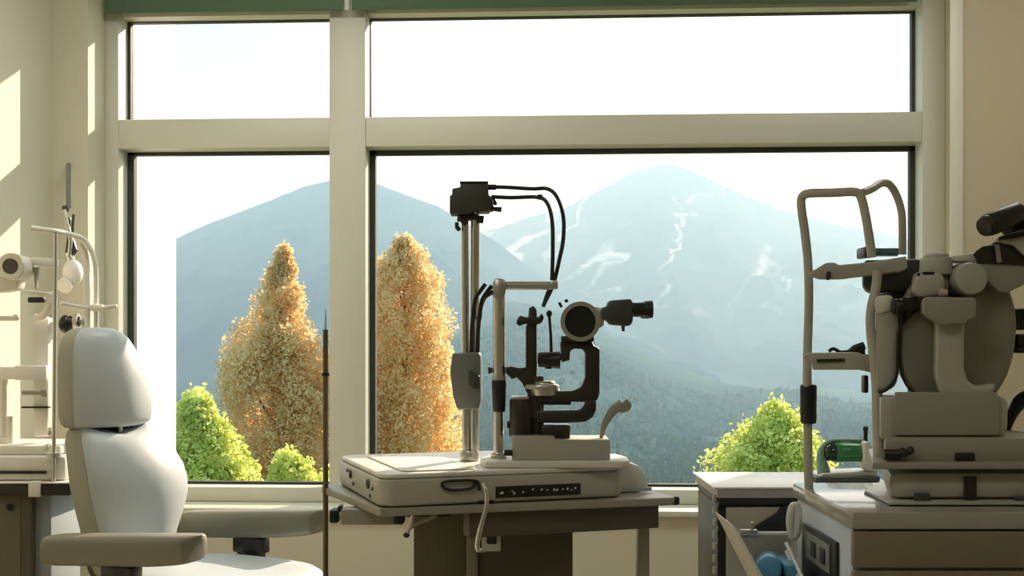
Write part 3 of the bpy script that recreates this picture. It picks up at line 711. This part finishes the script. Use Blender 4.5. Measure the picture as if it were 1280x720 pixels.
bk = part('backrest', m, M_leather, ch, ang=60)
bs_ = part('backrest_shell', back_shell, M_shell, bk, ang=60)
for q in (130, 150): part('headrest_post', MB().cyl(W(q, 552, 3.38), W(q, 522, 3.38), .008), M_chrome, ch)
part('headrest_knob', MB().cyl(W(161, 536, 3.42), W(166, 534, 3.42), .008), M_black, ch)
C0 = cc
def CH(a, b_, z): return Vector((cc.x, cc.y, z)) + nv*a + wv*b_
m = MB().box(CH(.13, 0, .535), (.50, .46, .075), .03, rz=A_C, seg=4)
# a crowned seat cushion
b = bmesh.new()
def seat():
    rings = []; e = 3.4
    for (z, s_) in ((.485, .90), (.492, .97), (.505, 1.0), (.545, 1.0), (.562, .975), (.574, .91), (.582, .80), (.587, .6), (.589, .3), (.590, .05)):
        rings.append([CH(.14+.27*s_*math.copysign(abs(math.cos(a))**(2/e), math.cos(a)), .245*s_*math.copysign(abs(math.sin(a))**(2/e), math.sin(a)), z) for a in [2*math.pi*q/48 for q in range(48)]])
    return MB().loft(rings)
part('seat', seat(), M_leather, ch, ang=60)
part('seat_pan', MB().box(CH(.10, 0, .462), (.42, .40, .04), .01, rz=A_C), M_dgrey, ch)
part('back_support', MB().tube([CH(-.08, 0, .45), CH(-.20, 0, .47), CH(-.29, 0, .56), CH(-.30, 0, .70), CH(-.30, 0, .86)], .022), M_dgrey, ch)
def arm(ctr, flip):
    rings = []; hl = .262; e = 3.5
    tilt = math.tan(R(4.2))
    for x in np.linspace(-1, 1, 25):
        s_ = (1-abs(x)**16)**0.5 if abs(x) < 1 else 0.02
        s_ = max(s_, .05); hw = .052*s_**.8; 
        hh = .040*(s_**.6)*(1-.10*max(0, x-.45)/.55)
        zc = hl*x*tilt + (.040-hh)*.9*(1 if x > 0 else .6)
        rings.append([ctr + nv*(hl*x) + wv*(hw*math.copysign(abs(math.cos(a))**(2/e), math.cos(a))) + UP*(zc+hh*math.copysign(abs(math.sin(a))**(2/e), math.sin(a))) for a in [2*math.pi*q/28 for q in range(28)]])
    return MB().loft(rings)
an = W(152, 687, 3.05); af = W(314, 652, 3.50); af.z = an.z
for i, a in enumerate((an, af)):
    ar = part('armrest', arm(a, i), M_armpad, ch, ang=50)
    s_ = -1 if i == 0 else 1
    m = MB().box(a + UP*-.062, (.105, .045, .045), .006, rz=A_C).box(Vector((a.x, a.y, .55)), (.085, .035, .22), .008, rz=A_C)
    m.box(Vector(((a.x*.6+cc.x*.4), (a.y*.6+cc.y*.4), .455)), (.07, .22, .03), .006, rz=A_C)
    part('arm_support', m, M_black, ar)
part('column', MB().cyl((cc.x, cc.y, .05), (cc.x, cc.y, .45), .05, .04, n=28), M_steel, ch)
part('base_plate', MB().cyl((cc.x, cc.y, 0), (cc.x, cc.y, .05), .30, .27, n=48, bevel=.01), M_dgrey, ch)

# ------------------------------------------------------------------ left: small instrument on its table
DL = 3.62; RS = 1.22
lt = thing('instrument_table', 'black edged instrument table cut off by the left edge of the photo', 'table', (W(0, 0, DL+.2).x, W(0, 0, DL+.2).y, 0))
zl = W(0, 603, DL).z
def lb(px0, px1, d_, dep, z0, z1, bev=.003):
    a = W(px0, 0, d_); b_ = W(px1, 0, d_); c = (a+b_)/2+FW*dep/2
    return MB().box(Vector((c.x, c.y, (z0+z1)/2)), ((b_-a).length, dep, z1-z0), bev)
part('tabletop', lb(-70, 87, DL, .42, zl-.040, zl-.004), M_black, lt)
part('top_sheet', lb(-70, 88, DL-.002, .42, zl-.004, zl), M_cream, lt)
part('side_clip', lb(35, 49, DL-.012, .03, zl-.043, zl+.004), M_cream, lt)
part('pedestal_panel', lb(-60, 26, DL+.05, .34, .03, zl-.04), M_deskl, lt)
part('pedestal_edge', lb(26, 38, DL+.04, .36, .03, zl-.04), M_desk, lt)
part('side_box', lb(38, 64, DL+.08, .25, .30, zl-.04), mat('blue_grey_panel', (.28, .34, .36), .5), lt)
part('panel_knob', MB().cyl(W(12, 634, DL+.05), W(12, 634, DL+.03), .008), M_black, lt)
part('table_foot', lb(-80, 80, DL, .45, 0, .03), M_slab, lt)
ls = thing('slit_lamp', 'pale slit lamp with curved head frame beside the sunlit left wall', 'slit lamp', (W(30, 0, DL+.15).x, W(30, 0, DL+.15).y, zl))
m = lb(-60, 82, DL+.04, .34, zl+.0005, zl+.075, .010); part('base_housing', m, M_cream, ls)
m = lb(-60, 57, DL+.032, .01, zl+.022, zl+.031, .001); part('drawer_slot', m, M_black, ls)
m = lb(-60, 76, DL+.08, .26, zl+.0752, zl+.105, .008); part('guide_plate', m, M_cream, ls)
zg = zl+.105
D2 = DL+.16
def gz(px, z): p = W(px, HOR, D2); p.z = z; return p
part('support_plate', MB().prism([(45, 392), (64, 398), (64, 520), (62, 545), (45, 545)], D2+.02, .05, .006), M_cream, ls)
part('cross_plate', MB().prism([(-30, 458), (60, 458), (60, 474), (-30, 474)], D2, .06, .004), M_white, ls)
part('cross_plate_front', MB().prism([(20, 457), (60, 457), (60, 475), (20, 475)], D2-.04, .03, .004), M_white, ls)
m = MB().cyl(W(28, 491, D2), W(60, 491, D2), .006).box(W(56, 491, D2), (.02, .02, .02), .003); part('cross_rod', m, M_tanp, ls)
part('scale_bar', MB().box(W(45, 509, D2-.01), (.085, .02, .006), .001), M_black, ls)
m = MB().cyl(gz(4, zg), W(4, 470, D2), .012).cyl(gz(4, zg), gz(4, zg+.02), .022, .02, bevel=.003).cyl(gz(12, zg), W(12, 520, D2), .01); part('column', m, M_cream, ls)
m = MB().tube([W(39, 285, DL), W(52, 287, DL+.01), W(69, 289, DL+.02), W(88, 293, DL+.09), W(103, 298, D2+.02), (W(113, 311, D2+.04)), W(119, 330, D2+.05), W(120, 360, D2+.06), W(120, 412, D2+.06), W(120, 560, D2+.06)], .0065, n=14); part('head_frame', m, M_cream, ls)
m = MB().cyl(Vector((*W(67, HOR, DL+.02).to_tuple()[:2], zl+.0005)), W(69.5, 290, DL+.02), .0052, n=16); part('front_post', m, M_steel, ls)
m = MB().cyl(W(67.5, 566, DL+.02), W(67.5, 571, DL+.02), .018, n=20).ell(W(64, 540, D2-.07), .012).ell(W(60, 560, D2-.07), .011); part('post_collar', m, M_steel, ls)
m = MB().cyl(W(109, 560, D2+.05), W(109, 333, D2+.05), .008, n=16).tube([W(109, 333, D2+.05), W(107, 318, D2+.05), W(100, 302, D2+.04)], .007); part('rear_post', m, M_cream, ls)
m = MB().cyl(W(76, 379, D2-.02), W(110, 385, D2+.04), .0045).box(W(122, 385, D2+.05), (.045, .035, .022), .008).cyl(W(130, 385, D2+.05), W(146, 382, D2+.05), .007, .004); part('chin_arm', m, M_cream, ls)
m = MB().prism([(32, 326), (45, 322), (60, 323), (72, 324), (72, 334), (62, 335), (50, 333), (44, 330), (34, 331)], D2-.02, .035, .004).ell(W(66, 329, D2-.02), (.012, .015, .012)); part('eyepiece_arm', m, M_cream, ls)
m = MB().prism([(42, 334), (49, 334), (46.5, 362), (44.5, 362)], D2-.02, .014, .002); part('indicator', m, M_tanp, ls)
hc2 = W(14, 333, D2-.10)
m = MB().cyl(hc2+FW*.12, hc2, .030, .034, n=36, bevel=.004).cyl(hc2+FW*.03+RT*-.05, hc2+FW*.03+RT*-.02, .024); lt2 = part('microscope_tube', m, M_cream, ls)
part('tube_ring', MB().ring(hc2-FW*.002, FW, .033, .020, .008, 36), M_steel, lt2)
part('tube_lens', MB().cyl(hc2-FW*.001, hc2-FW*.004, .0185, n=32), M_lens, lt2)
part('tube_mount', MB().prism([(0, 345), (30, 345), (26, 362), (6, 366), (-20, 366), (-20, 345)], D2-.03, .06, .006), M_cream, ls)
part('forehead_pad', MB().box(W(46, 375, D2-.05), (.052, .02, .018), .005), M_black, ls)
m = MB().cyl(W(31, 364, D2-.05), W(60, 367, D2-.05), .0035).ell(W(63, 369, D2-.05), .009).tube([W(63, 370, D2-.05), W(62, 382, D2-.05), W(54, 394, D2-.03), W(44, 398, D2-.02)], [.008, .009, .010, .006]); part('pad_bracket', m, M_cream, ls)
m = MB().cyl(W(-20, 398, D2-.02), W(20, 398, D2-.02), .007).ell(W(20, 397, D2-.02), .009); part('side_rod', m, M_cream, ls)
m = MB().ell(W(82, 405, D2+.06), (.018, .02, .024)).cyl(W(88, 404, D2+.06), W(94, 404, D2+.06), .02, .016); part('rear_knob', m, M_black, ls)
m = MB().ring(W(96, 402, D2+.06), RT, .022, .014, .01, 24).ell(W(104, 404, D2+.06), (.008, .012, .012)); part('rear_dial', m, M_steel, ls)

# wall lamp in the corner
RS = 1.17; DW = 4.24
wl = thing('examination_lamp', 'small white examination lamp head on a jointed arm in the left corner', 'lamp', W(86, 258, DW))
pw = W(85, 230, DW)
m = MB().cyl(W(85.5, 206, DW), W(85.5, 260, DW), .0075, n=12); part('hanging_rod', m, M_grey, wl)
m = MB().cyl((W(85.5, 206, DW)), onY(85.5, 206, YI), .006); part('wall_bracket', m, M_grey, wl)
m = MB().box(W(82, 261, DW), (.020, .02, .022), .004).box(W(86, 277, DW), (.014, .02, .03), .004).tube([W(92, 268, DW), W(91, 285, DW), W(92, 300, DW)], .004).prism([(85, 295), (91, 293), (97, 313), (92, 320), (82, 318)], DW, .02, .003); part('jointed_arm', m, M_dgrey, wl)
m = MB().tube([W(80, 262, DW-.02), W(84, 280, DW-.02), W(88, 300, DW-.02), W(86, 322, DW-.02)], .006).cyl(W(86, 316, DW), W(90, 330, DW), .012); part('arm_links', m, M_chrome, wl)
m = MB().ell(W(91, 341, DW), (.030, .035, .040)).cyl(W(84, 352, DW), W(80, 358, DW-.03), .02, .024); part('lamp_head', m, M_white, wl)

RS = 1.0
# ------------------------------------------------------------------ right: cabinet, microscope
ZC = W(0, 640, 1.78).z
cb = thing('instrument_cabinet', 'large tan drawer cabinet with pale blue side under the right microscope', 'cabinet', (W(1250, 0, 2.0).x, W(1250, 0, 2.0).y, 0))
cx0, cx1 = (1065-640)/F*1.78, (1065-640)/F*1.78+.62
def cbx(x0, x1, d_0, d_1, z0, z1, bev=.004, m=None):
    c = RT*((x0+x1)/2)+FW*((d_0+d_1)/2); return (m or MB()).box(Vector((c.x, c.y, (z0+z1)/2)), (x1-x0, d_1-d_0, z1-z0), bev)
part('worktop', cbx(cx0, cx1, 1.78, 2.16, ZC-.027, ZC, .006), mat('tan_worktop', (.36, .345, .30), .25, coat=.6), cb)
part('carcass', cbx(cx0+.006, cx1-.006, 1.80, 2.15, .04, ZC-.0275, .004), M_cabt, cb)
zz = ZC-.029
for i, h in enumerate((.055, .12, .20, .24, .2)):
    dr = part('drawer', cbx(cx0+.003, cx1-.003, 1.782, 1.80, max(.05, zz-h), zz, .004), M_cab, cb); zz -= h+.004
    if i: part('drawer_handle', cbx(cx0+.22, cx0+.38, 1.772, 1.782, zz+h*.6, zz+h*.6+.012, .003), M_steel, dr)
part('plinth', cbx(cx0+.02, cx1-.02, 1.82, 2.13, 0, .04), M_dgrey, cb)
# black side panel with slots on the left face
xf = cx0+.006
sp = part('side_panel', cbx(xf-.006, xf, 1.87, 2.09, .60, ZC-.060, .002), M_black, cb)
part('side_display', cbx(xf-.009, xf-.006, 1.90, 2.05, ZC-.115, ZC-.070, .001), M_grey, sp)
part('side_display_marks', cbx(xf-.011, xf-.009, 1.92, 1.95, ZC-.105, ZC-.08, .001), M_black, sp); part('side_display_marks', cbx(xf-.011, xf-.009, 1.98, 2.01, ZC-.105, ZC-.08, .001), M_black, sp)
m = MB()
for q in range(3): m.cyl(RT*(xf-.03)+FW*2.10+UP*(ZC-.10-.014*q), RT*(xf-.03)+FW*1.90+UP*(ZC-.165-.014*q), .0035)
part('drawer_runners', m, M_white, sp)

# tilt-out bin between the cabinets: its front panel leans to the left
tb = thing('tilt_out_bin', 'open tilt-out bin with pale edged front holding blue rolls between the cabinets', 'bin', (W(960, 0, 2.05).x, W(960, 0, 2.05).y, 0.0))
DB = 1.98
m = MB().poly_prism([W(915, 657, DB), W(920, 660, DB), W(968, 745, DB), W(1000, 830, DB), W(993, 830, DB), W(960, 745, DB)], FW*.17, .001); part('front_panel', m, M_cream, tb)
m = MB().poly_prism([W(926, 669, DB+.165), W(989, 669, DB+.165), W(989, 830, DB+.165), W(985, 810, DB+.165), W(960, 735, DB+.165)], FW*.006, .001); part('rear_side', m, M_tanp, tb)
part('rear_rim', MB().cyl(W(922, 667, DB+.168), W(989, 667, DB+.168), .004), M_cream, tb)
part('bin_bottom', MB().poly_prism([W(975, 760, DB), W(1003, 760, DB), W(1003, 766, DB), W(978, 766, DB)], FW*.165, .001), M_tanp, tb)
part('stand', cbx((975-640)/F*DB, (1003-640)/F*DB+.012, DB+.02, DB+.15, 0, W(0, 766, DB).z, .002), M_dgrey, tb)
m = MB().tube([W(990, 634, DB+.10), W(995, 632, DB+.10), W(998, 640, DB+.10), W(997, 662, DB+.10), W(993, 671, DB+.10), W(989, 668, DB+.10), W(987, 650, DB+.10)], .0065, closed=True, n=10, sub=4); part('loop_handle', m, M_cream, tb)
m = MB().box(W(936, 664, DB+.16), (.03, .01, .006), .001).box(W(940, 659, DB+.16), (.005, .008, .018), .001); part('hinge', m, M_steel, tb)
m = MB().cyl(W(961, 711, DB+.03), W(961, 704, DB+.145), .0215, .0215, n=36, bevel=.006); r1 = single('paper_roll', m, M_blue, 'rounded blue roll standing against the pale edge inside the open bin', 'roll')
m = MB().poly_prism([W(981, 706, DB+.04), W(1001, 706, DB+.04), W(1001, 755, DB+.04), W(983, 755, DB+.04)], FW*.1, .006); single('blue_pack', m, M_blue, 'flat topped blue pack beside the blue roll inside the open bin', 'pack')

# white cabinet further back
DK = 2.78
ZK = W(0, 609, DK).z
kb = thing('side_cabinet', 'white topped cabinet with black trim standing under the window sill', 'cabinet', (W(990, 0, 2.95).x, W(990, 0, 2.95).y, 0))
kx0, kx1 = (899-640)/F*DK, (1130-640)/F*DK
part('worktop', cbx(kx0-.012, kx1, DK, DK+.33, ZK-.005, ZK, .002), M_white, kb)
part('top_band', cbx(kx0-.004, kx1, DK+.003, DK+.33, ZK-.026, ZK-.0055, .003), mat('grey_lilac_band', (.42, .40, .40), .4), kb)
part('black_trim', cbx(kx0, kx1, DK+.006, DK+.325, ZK-.043, ZK-.0265, .002), M_black, kb)
part('carcass', cbx(kx0, kx1-.01, DK+.02, DK+.32, .04, ZK-.0435, .004), M_black, kb)
dk = part('door', cbx(kx0+.018, kx1-.02, DK+.002, DK+.02, .06, ZK-.047, .004), M_beige, kb)
m = MB().prism([(941, 664), (944, 658), (972, 640), (976, 633), (991, 632), (991, 669), (944, 667)], DK-.004, .012, .001); part('door_recess', m, M_black, dk)
m = MB()
for q in range(9): m.cyl(RT*(kx0-.006)+FW*(DK+.02)+UP*(ZK-.02-.028*q), RT*(kx0-.006)+FW*(DK+.02)+UP*(ZK-.035-.028*q), .006)
part('side_hinges', m, M_steel, kb)
part('plinth', cbx(kx0+.02, kx1-.03, DK+.03, DK+.31, 0, .04), M_dgrey, kb)

# green device on the white cabinet
gd = thing('green_device', 'glossy green cylinder device on a black base behind the microscope', 'device', (W(1055, 0, 2.90).x, W(1055, 0, 2.90).y, ZK))
DG = 2.86
zk_px = HOR + (EYE-ZK)*F/DG
m = MB().poly_prism([W(1019, 597, DG), W(1101, 596, DG), W(1100, zk_px-.4, DG), W(1021, zk_px-.4, DG)], FW*.12, .004); part('base', m, M_dgrey, gd)
m = MB().poly_prism([W(1030, 592, DG+.03), W(1097, 589, DG+.03), W(1097, 596.5, DG+.03), W(1022, 597, DG+.03)], FW*.09, .002); part('base_top', m, M_white, gd)
m = MB().cyl(W(1043, 565, DG+.06), W(1076, 565, DG+.06), .025, n=40, bevel=.002); gc = part('drum', m, M_green, gd)
m = MB().cyl(W(1034, 565, DG+.06), W(1043, 565, DG+.06), .018, .026, n=40, bevel=.002).ell(W(1035, 565, DG+.06), (.012, .022, .022)); part('drum_cap', m, mat('very_dark_green', (.004, .03, .014), .15, coat=.6), gc)
m = MB().tube([W(1083, 550.5, DG+.06), W(1055, 550, DG+.06), W(1040, 551, DG+.06), W(1030, 557, DG+.06), W(1026, 568, DG+.06), W(1028, 582, DG+.06), W(1031, 597, DG+.06)], [.004, .004, .005, .007, .010, .014, .017], n=14); part('curved_neck', m, M_greenl, gd)
m = MB().prism([(1076, 552), (1082, 550), (1095, 575), (1100, 588), (1080, 588), (1076, 580)], DG+.05, .06, .006); part('motor_body', m, M_cream, gd)
m = MB().cyl(W(1082, 552, DG+.06), W(1082, 535, DG+.06), .005).ell(W(1082, 536, DG+.06), .007); part('switch_stem', m, M_black, gd)

# microscope with chin rest on the right cabinet
DM = 1.98; EX = FW + RT*.27
mi = thing('microscope', 'large beige slit lamp microscope with black eyepieces seen from its side', 'microscope', (W(1190, 0, DM).x, W(1190, 0, DM).y, ZC))
fx = lambda px, d: (px-640)/F*d
def zc(py, d): return W(0, py, d).z
d1 = 1.84
fpts = [RT*fx(1083, 1.98)+FW*1.99+UP*ZC, RT*fx(1083, 1.98)+FW*1.96+UP*ZC, RT*fx(1112, d1)+FW*d1+UP*ZC, RT*fx(1330, d1)+FW*d1+UP*ZC, RT*fx(1330, 2.0)+FW*2.08+UP*ZC, RT*fx(1092, 2.08)+FW*2.08+UP*ZC]
fcen = sum(fpts, Vector())/len(fpts)
m = MB().poly_prism([p+UP*.0022 for p in fpts], UP*.0045, .001)
part('foot_plate', m, M_beige, mi); part('foot_edge', MB().poly_prism([fcen+(p-fcen)*1.012+UP*.0003 for p in fpts], UP*.0018), M_black, mi)
a_, b_ = zc(588, 1.87), ZC+.0068
m = MB().poly_prism([RT*fx(px, 1.862)+FW*1.862+UP*z for px, z in ((1108, a_), (1330, a_), (1330, b_), (1108, b_))], EX*.2, .018); bp_ = part('pedestal', m, M_beige, mi)
part('slot', blk(1205, 1221, 596, 624, 1.858, .01, .001), M_cast, bp_)
part('foot_pad', blk(1143, 1163, 617, 632, 1.853, .01, .002), M_dgrey, bp_)
part('foot_pad', blk(1269, 1285, 621, 633, 1.853, .01, .002), M_dgrey, bp_)
m = blk(1090, 1320, 578, 587, 1.84, .24, .003); part('flange', m, M_tanp, mi)
m = blk(1106, 1320, 547, 579, 1.86, .20, .006); part('slide_housing', m, M_tanp, mi)
m = blk(1194, 1219, 566, 577, 1.855, .01, .003); part('lock_knob', m, M_black, mi)
m = MB().cyl(W(1104, 568, 1.85), W(1124, 568, 1.85), .008).ell(W(1128, 566, 1.85), .008).cyl(W(1130, 566, 1.85), W(1139, 564, 1.85), .005).ell(W(1138, 563, 1.85), .006); part('clamp_screws', m, M_black, mi)
m = MB().prism([(1098, 494), (1245, 493), (1251, 498), (1251, 530), (1247, 541), (1098, 545)], 1.96, .16, .008); part('mid_housing', m, M_beige, mi)
m = MB().prism([(1118, 490), (1246, 490), (1249, 500), (1249, 538), (1245, 544), (1118, 544)], 1.875, .012, .003); part('mid_cover', m, M_tanp, mi)
m = MB().prism([(1122, 400), (1128, 372), (1140, 352), (1160, 342), (1220, 338), (1242, 344), (1254, 360), (1262, 385), (1264, 410), (1260, 445), (1252, 470), (1240, 490), (1230, 498), (1158, 499), (1140, 490), (1126, 470), (1122, 450)], 1.99, .13, .018, seg=4); bd = part('body', m, mat('olive_beige_plastic', (.25, .24, .19), .42, var=.03), mi)
m = MB().tube([W(x, y, 1.924) for x, y in ((1143, 375), (1128, 400), (1124, 440), (1130, 475), (1145, 492), (1170, 499), (1225, 499), (1244, 490))], .0022, n=8); part('body_seam', m, M_cast, bd)
m = MB().prism([(1094, 392), (1097, 377), (1114, 374), (1122, 380), (1122, 465), (1118, 482), (1106, 488), (1094, 486)], 1.97, .09, .006); part('side_housing', m, M_beige, mi)
m = MB().prism([(1093, 377), (1096, 370), (1112, 369), (1118, 376), (1114, 388), (1096, 394), (1093, 386)], 1.95, .06, .006); part('side_cap', m, M_cream, mi)
m = MB().tube([W(x, y, 1.92) for x, y in ((1148, 385), (1132, 400), (1124, 415), (1122, 450), (1120, 472), (1108, 487), (1098, 490))], .0028, n=8); part('cable', m, M_black, mi)
m = MB().ell(W(1124, 383, 1.91), (.013, .015, .013)).cyl(W(1116, 382, 1.91), W(1140, 382, 1.91), .012, .009).cyl(W(1124, 390, 1.91), W(1124, 396, 1.91), .006).box(W(1136, 378, 1.91), (.025, .02, .018), .004); part('cable_plug', m, M_black, mi)
# elbow tube
m = MB().prism([(1169, 395), (1204, 395), (1203, 462), (1208, 476), (1218, 482), (1232, 480), (1243, 478), (1238, 492), (1226, 498), (1178, 497), (1172, 488), (1167, 470), (1168, 430)], 1.90, .055, .010, seg=4); part('elbow_housing', m, M_beige, mi)
m = MB().prism([(1152, 375), (1156, 372), (1214, 373), (1217, 377), (1216, 397), (1206, 401), (1204, 405), (1176, 406), (1166, 402), (1152, 392)], 1.89, .075, .006); part('collar', m, M_tanp, mi)
m = MB().cyl(W(1160, 357, 1.93)-RT*.022, W(1160, 357, 1.93)+RT*.03, .0215, .022, n=32, bevel=.006).prism([(1142, 350), (1150, 342), (1176, 342), (1180, 352), (1178, 370), (1148, 372), (1139, 366)], 1.91, .05, .006); part('objective_housing', m, M_beige, mi)
m = MB().cyl(W(1170, 344, 1.92), W(1170, 322, 1.92), .026, .0245, n=32, bevel=.003).cyl(W(1170, 322, 1.92), W(1170, 317, 1.92), .021, .018, n=32, bevel=.002); part('turret', m, M_beige, mi)
m = MB().box(W(1160, 342, 1.89), (.018, .008, .006), .001).box(W(1148, 343, 1.89), (.004, .006, .005), .001); part('turret_screws', m, M_black, mi)
m = MB().cyl(W(1174, 366, 1.88), W(1184, 366, 1.88), .006, bevel=.002); part('small_button', m, M_pink, mi)
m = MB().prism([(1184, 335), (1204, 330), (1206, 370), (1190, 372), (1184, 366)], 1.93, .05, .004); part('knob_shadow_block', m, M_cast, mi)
kc = W(1215, 348, 1.88)
m = MB().cyl(kc, kc+FW*.045, .0255, .0265, n=40, bevel=.004); part('magnification_knob', m, M_beige, mi)
m = MB().prism([(1222, 330), (1276, 326), (1279, 332), (1278, 356), (1256, 367), (1244, 366), (1230, 352), (1222, 345)], 1.93, .07, .006); part('head_block', m, M_tanp, mi)
m = MB().prism([(1186, 321), (1216, 317), (1238, 312), (1240, 326), (1216, 329), (1188, 328)], 1.93, .05, .004); part('head_plate', m, M_cream, mi)
m = MB().prism([(1214, 318), (1226, 309), (1246, 306), (1270, 308), (1288, 324), (1288, 334), (1222, 330)], 1.92, .06, .004); part('prism_recess', m, M_cast, mi)
m = MB().prism([(1243, 306), (1249, 305), (1252, 328), (1246, 328)], 1.885, .006, .001); part('recess_strip', m, M_tanp, mi)
m = MB().prism([(1238, 305), (1262, 297), (1300, 290), (1330, 300), (1330, 345), (1292, 340), (1276, 322), (1262, 309), (1248, 306)], 1.92, .075, .006); part('eyepiece_bridge', m, M_beige, mi)
for i, (ax_, ay_, bx_, by_, dd, r_) in enumerate(((1229, 284, 1256, 273, 1.85, .0175), (1256, 282, 1310, 262, 1.90, .0215))):
    a = W(ax_, ay_, dd); b2 = W(bx_, by_, dd+.02); u_ = (b2-a).normalized()
    m = MB().cyl(a, a+u_*.012, r_*.85, r_, n=32, bevel=.003).cyl(a+u_*.011, b2+u_*.03, r_, r_*1.06, n=32, bevel=.002); part('eyepiece', m, M_black, mi)
m = MB().prism([(1245, 298), (1262, 292), (1300, 280), (1310, 290), (1262, 300), (1247, 301)], 1.90, .05, .003); part('eyepiece_mount', m, M_black, mi)
m = MB().box(W(1273, 399, 1.99), (.022, .03, .036), .004).box(W(1275, 425, 1.99), (.02, .03, .02), .004).box(W(1274, 437, 1.99), (.015, .02, .012), .003); part('rear_switch', m, M_black, mi)
m = MB().tube([W(1255, 560, 2.03), W(1256, 545, 2.03), W(1264, 520, 2.02), W(1274, 503, 2.01), W(1286, 494, 2.0)], [.004, .006, .009, .013, .012], n=14); part('joystick', m, M_black, mi)
m = MB().prism([(1078, 335), (1080, 327), (1148, 325), (1151, 332), (1150, 352), (1142, 366), (1084, 366), (1078, 358)], 2.03, .07, .008); fb = part('lens_box', m, M_dgrey, mi)
m = blk(1080, 1124, 310, 318, 2.00, .05, .002); part('level_bar', m, mat('bar_teal', (.10, .22, .20), .3), mi)
m = MB().box(W(1080, 316, 2.01), (.012, .05, .018), .003); part('bar_end', m, M_black, mi)
m = MB().prism([(1096, 368), (1142, 366), (1150, 352), (1152, 330), (1160, 330), (1160, 400), (1142, 400)], 2.03, .05, .003); part('lens_bracket', m, M_cast, mi)
# chin rest
D_A = 1.99
def cfoot(px, d): p = W(px, HOR, d); p.z = ZC; return p
cr2 = MB().tube([cfoot(1011, 2.08), W(1010, 560, 2.07), W(1009, 460, 2.05), W(1011, 380, 2.04), W(1010, 330, 2.03), W(1006, 290, 2.02), W(1002, 262, 2.01), W(1002, 248, 2.01), W(1010, 242, 2.0), W(1040, 241, 1.99), W(1068, 240, 1.98), W(1076, 246, 1.98), W(1082, 270, 1.98), W(1087, 300, 1.98), W(1090, 322, 1.98)], .0075, n=14)
hr = part('head_frame', cr2, M_beige, mi)
m = MB().tube([W(1078, 241, 1.985), W(1090, 236, 2.02), W(1102, 229, 2.06), W(1112, 231, 2.08), W(1121, 245, 2.09), W(1127, 266, 2.09), W(1128, 290, 2.09), W(1128, 318, 2.09)], .0068, n=14); part('rear_frame', m, M_beige, mi)
part('grip', MB().cyl(W(1010.5, 530, 2.06), W(1010.5, 480, 2.06), .0135, .0145, n=24, bevel=.005), M_black, hr)
m = MB().prism([(1012, 341), (1020, 337), (1033, 329), (1044, 329), (1048, 332), (1090, 328), (1132, 321), (1134, 336), (1126, 340), (1090, 344), (1050, 349), (1024, 349), (1012, 345)], 1.965, .035, .006); part('forehead_rest', m, M_beige, hr)
m = MB().cyl(W(1035, 343, 1.945), W(1035, 350, 1.945), .003).box(W(1036, 344, 1.944), (.006, .004, .012), .001); part('rest_clip', m, M_cast, hr)
m = MB().prism([(1004, 445), (1010, 441), (1072, 440), (1078, 443), (1096, 442), (1098, 460), (1090, 466), (1074, 462), (1016, 462), (1014, 450), (1004, 448)], 1.98, .04, .005); part('chin_rest_bar', m, M_beige, hr)
part('chin_paper_slot', MB().prism([(1020, 449), (1056, 448), (1056, 452), (1022, 453)], 1.958, .004, .001), M_cast, hr)
m = MB().ell(W(1094, 452, 1.965), (.014, .02, .016)); part('chin_joint', m, M_tanp, hr)
m = MB().tube([W(1036, 439, 2.0), W(1042, 436, 2.0), W(1050, 440, 2.0), W(1060, 440, 2.0), W(1068, 437, 2.0), W(1080, 432, 2.0)], [.003, .003, .003, .004, .008, .007]).prism([(1065, 434), (1080, 430), (1082, 444), (1072, 446)], 2.0, .02, .003); part('chin_cup', m, M_black, hr)
m = MB().tube([W(1097, 338, 1.945), W(1095, 360, 1.945), W(1089, 385, 1.94), W(1088, 410, 1.94), W(1092, 440, 1.94), W(1096, 480, 1.94), W(1097, 530, 1.93), W(1098, 573, 1.92)], [.008, .0075, .0075, .0075, .0085, .0085, .0085, .0085], n=14); part('front_post', m, M_beige, hr)
m = MB().box(W(1081, 480, 2.0), (.008, .02, .03), .003); part('post_lug', m, M_black, hr)
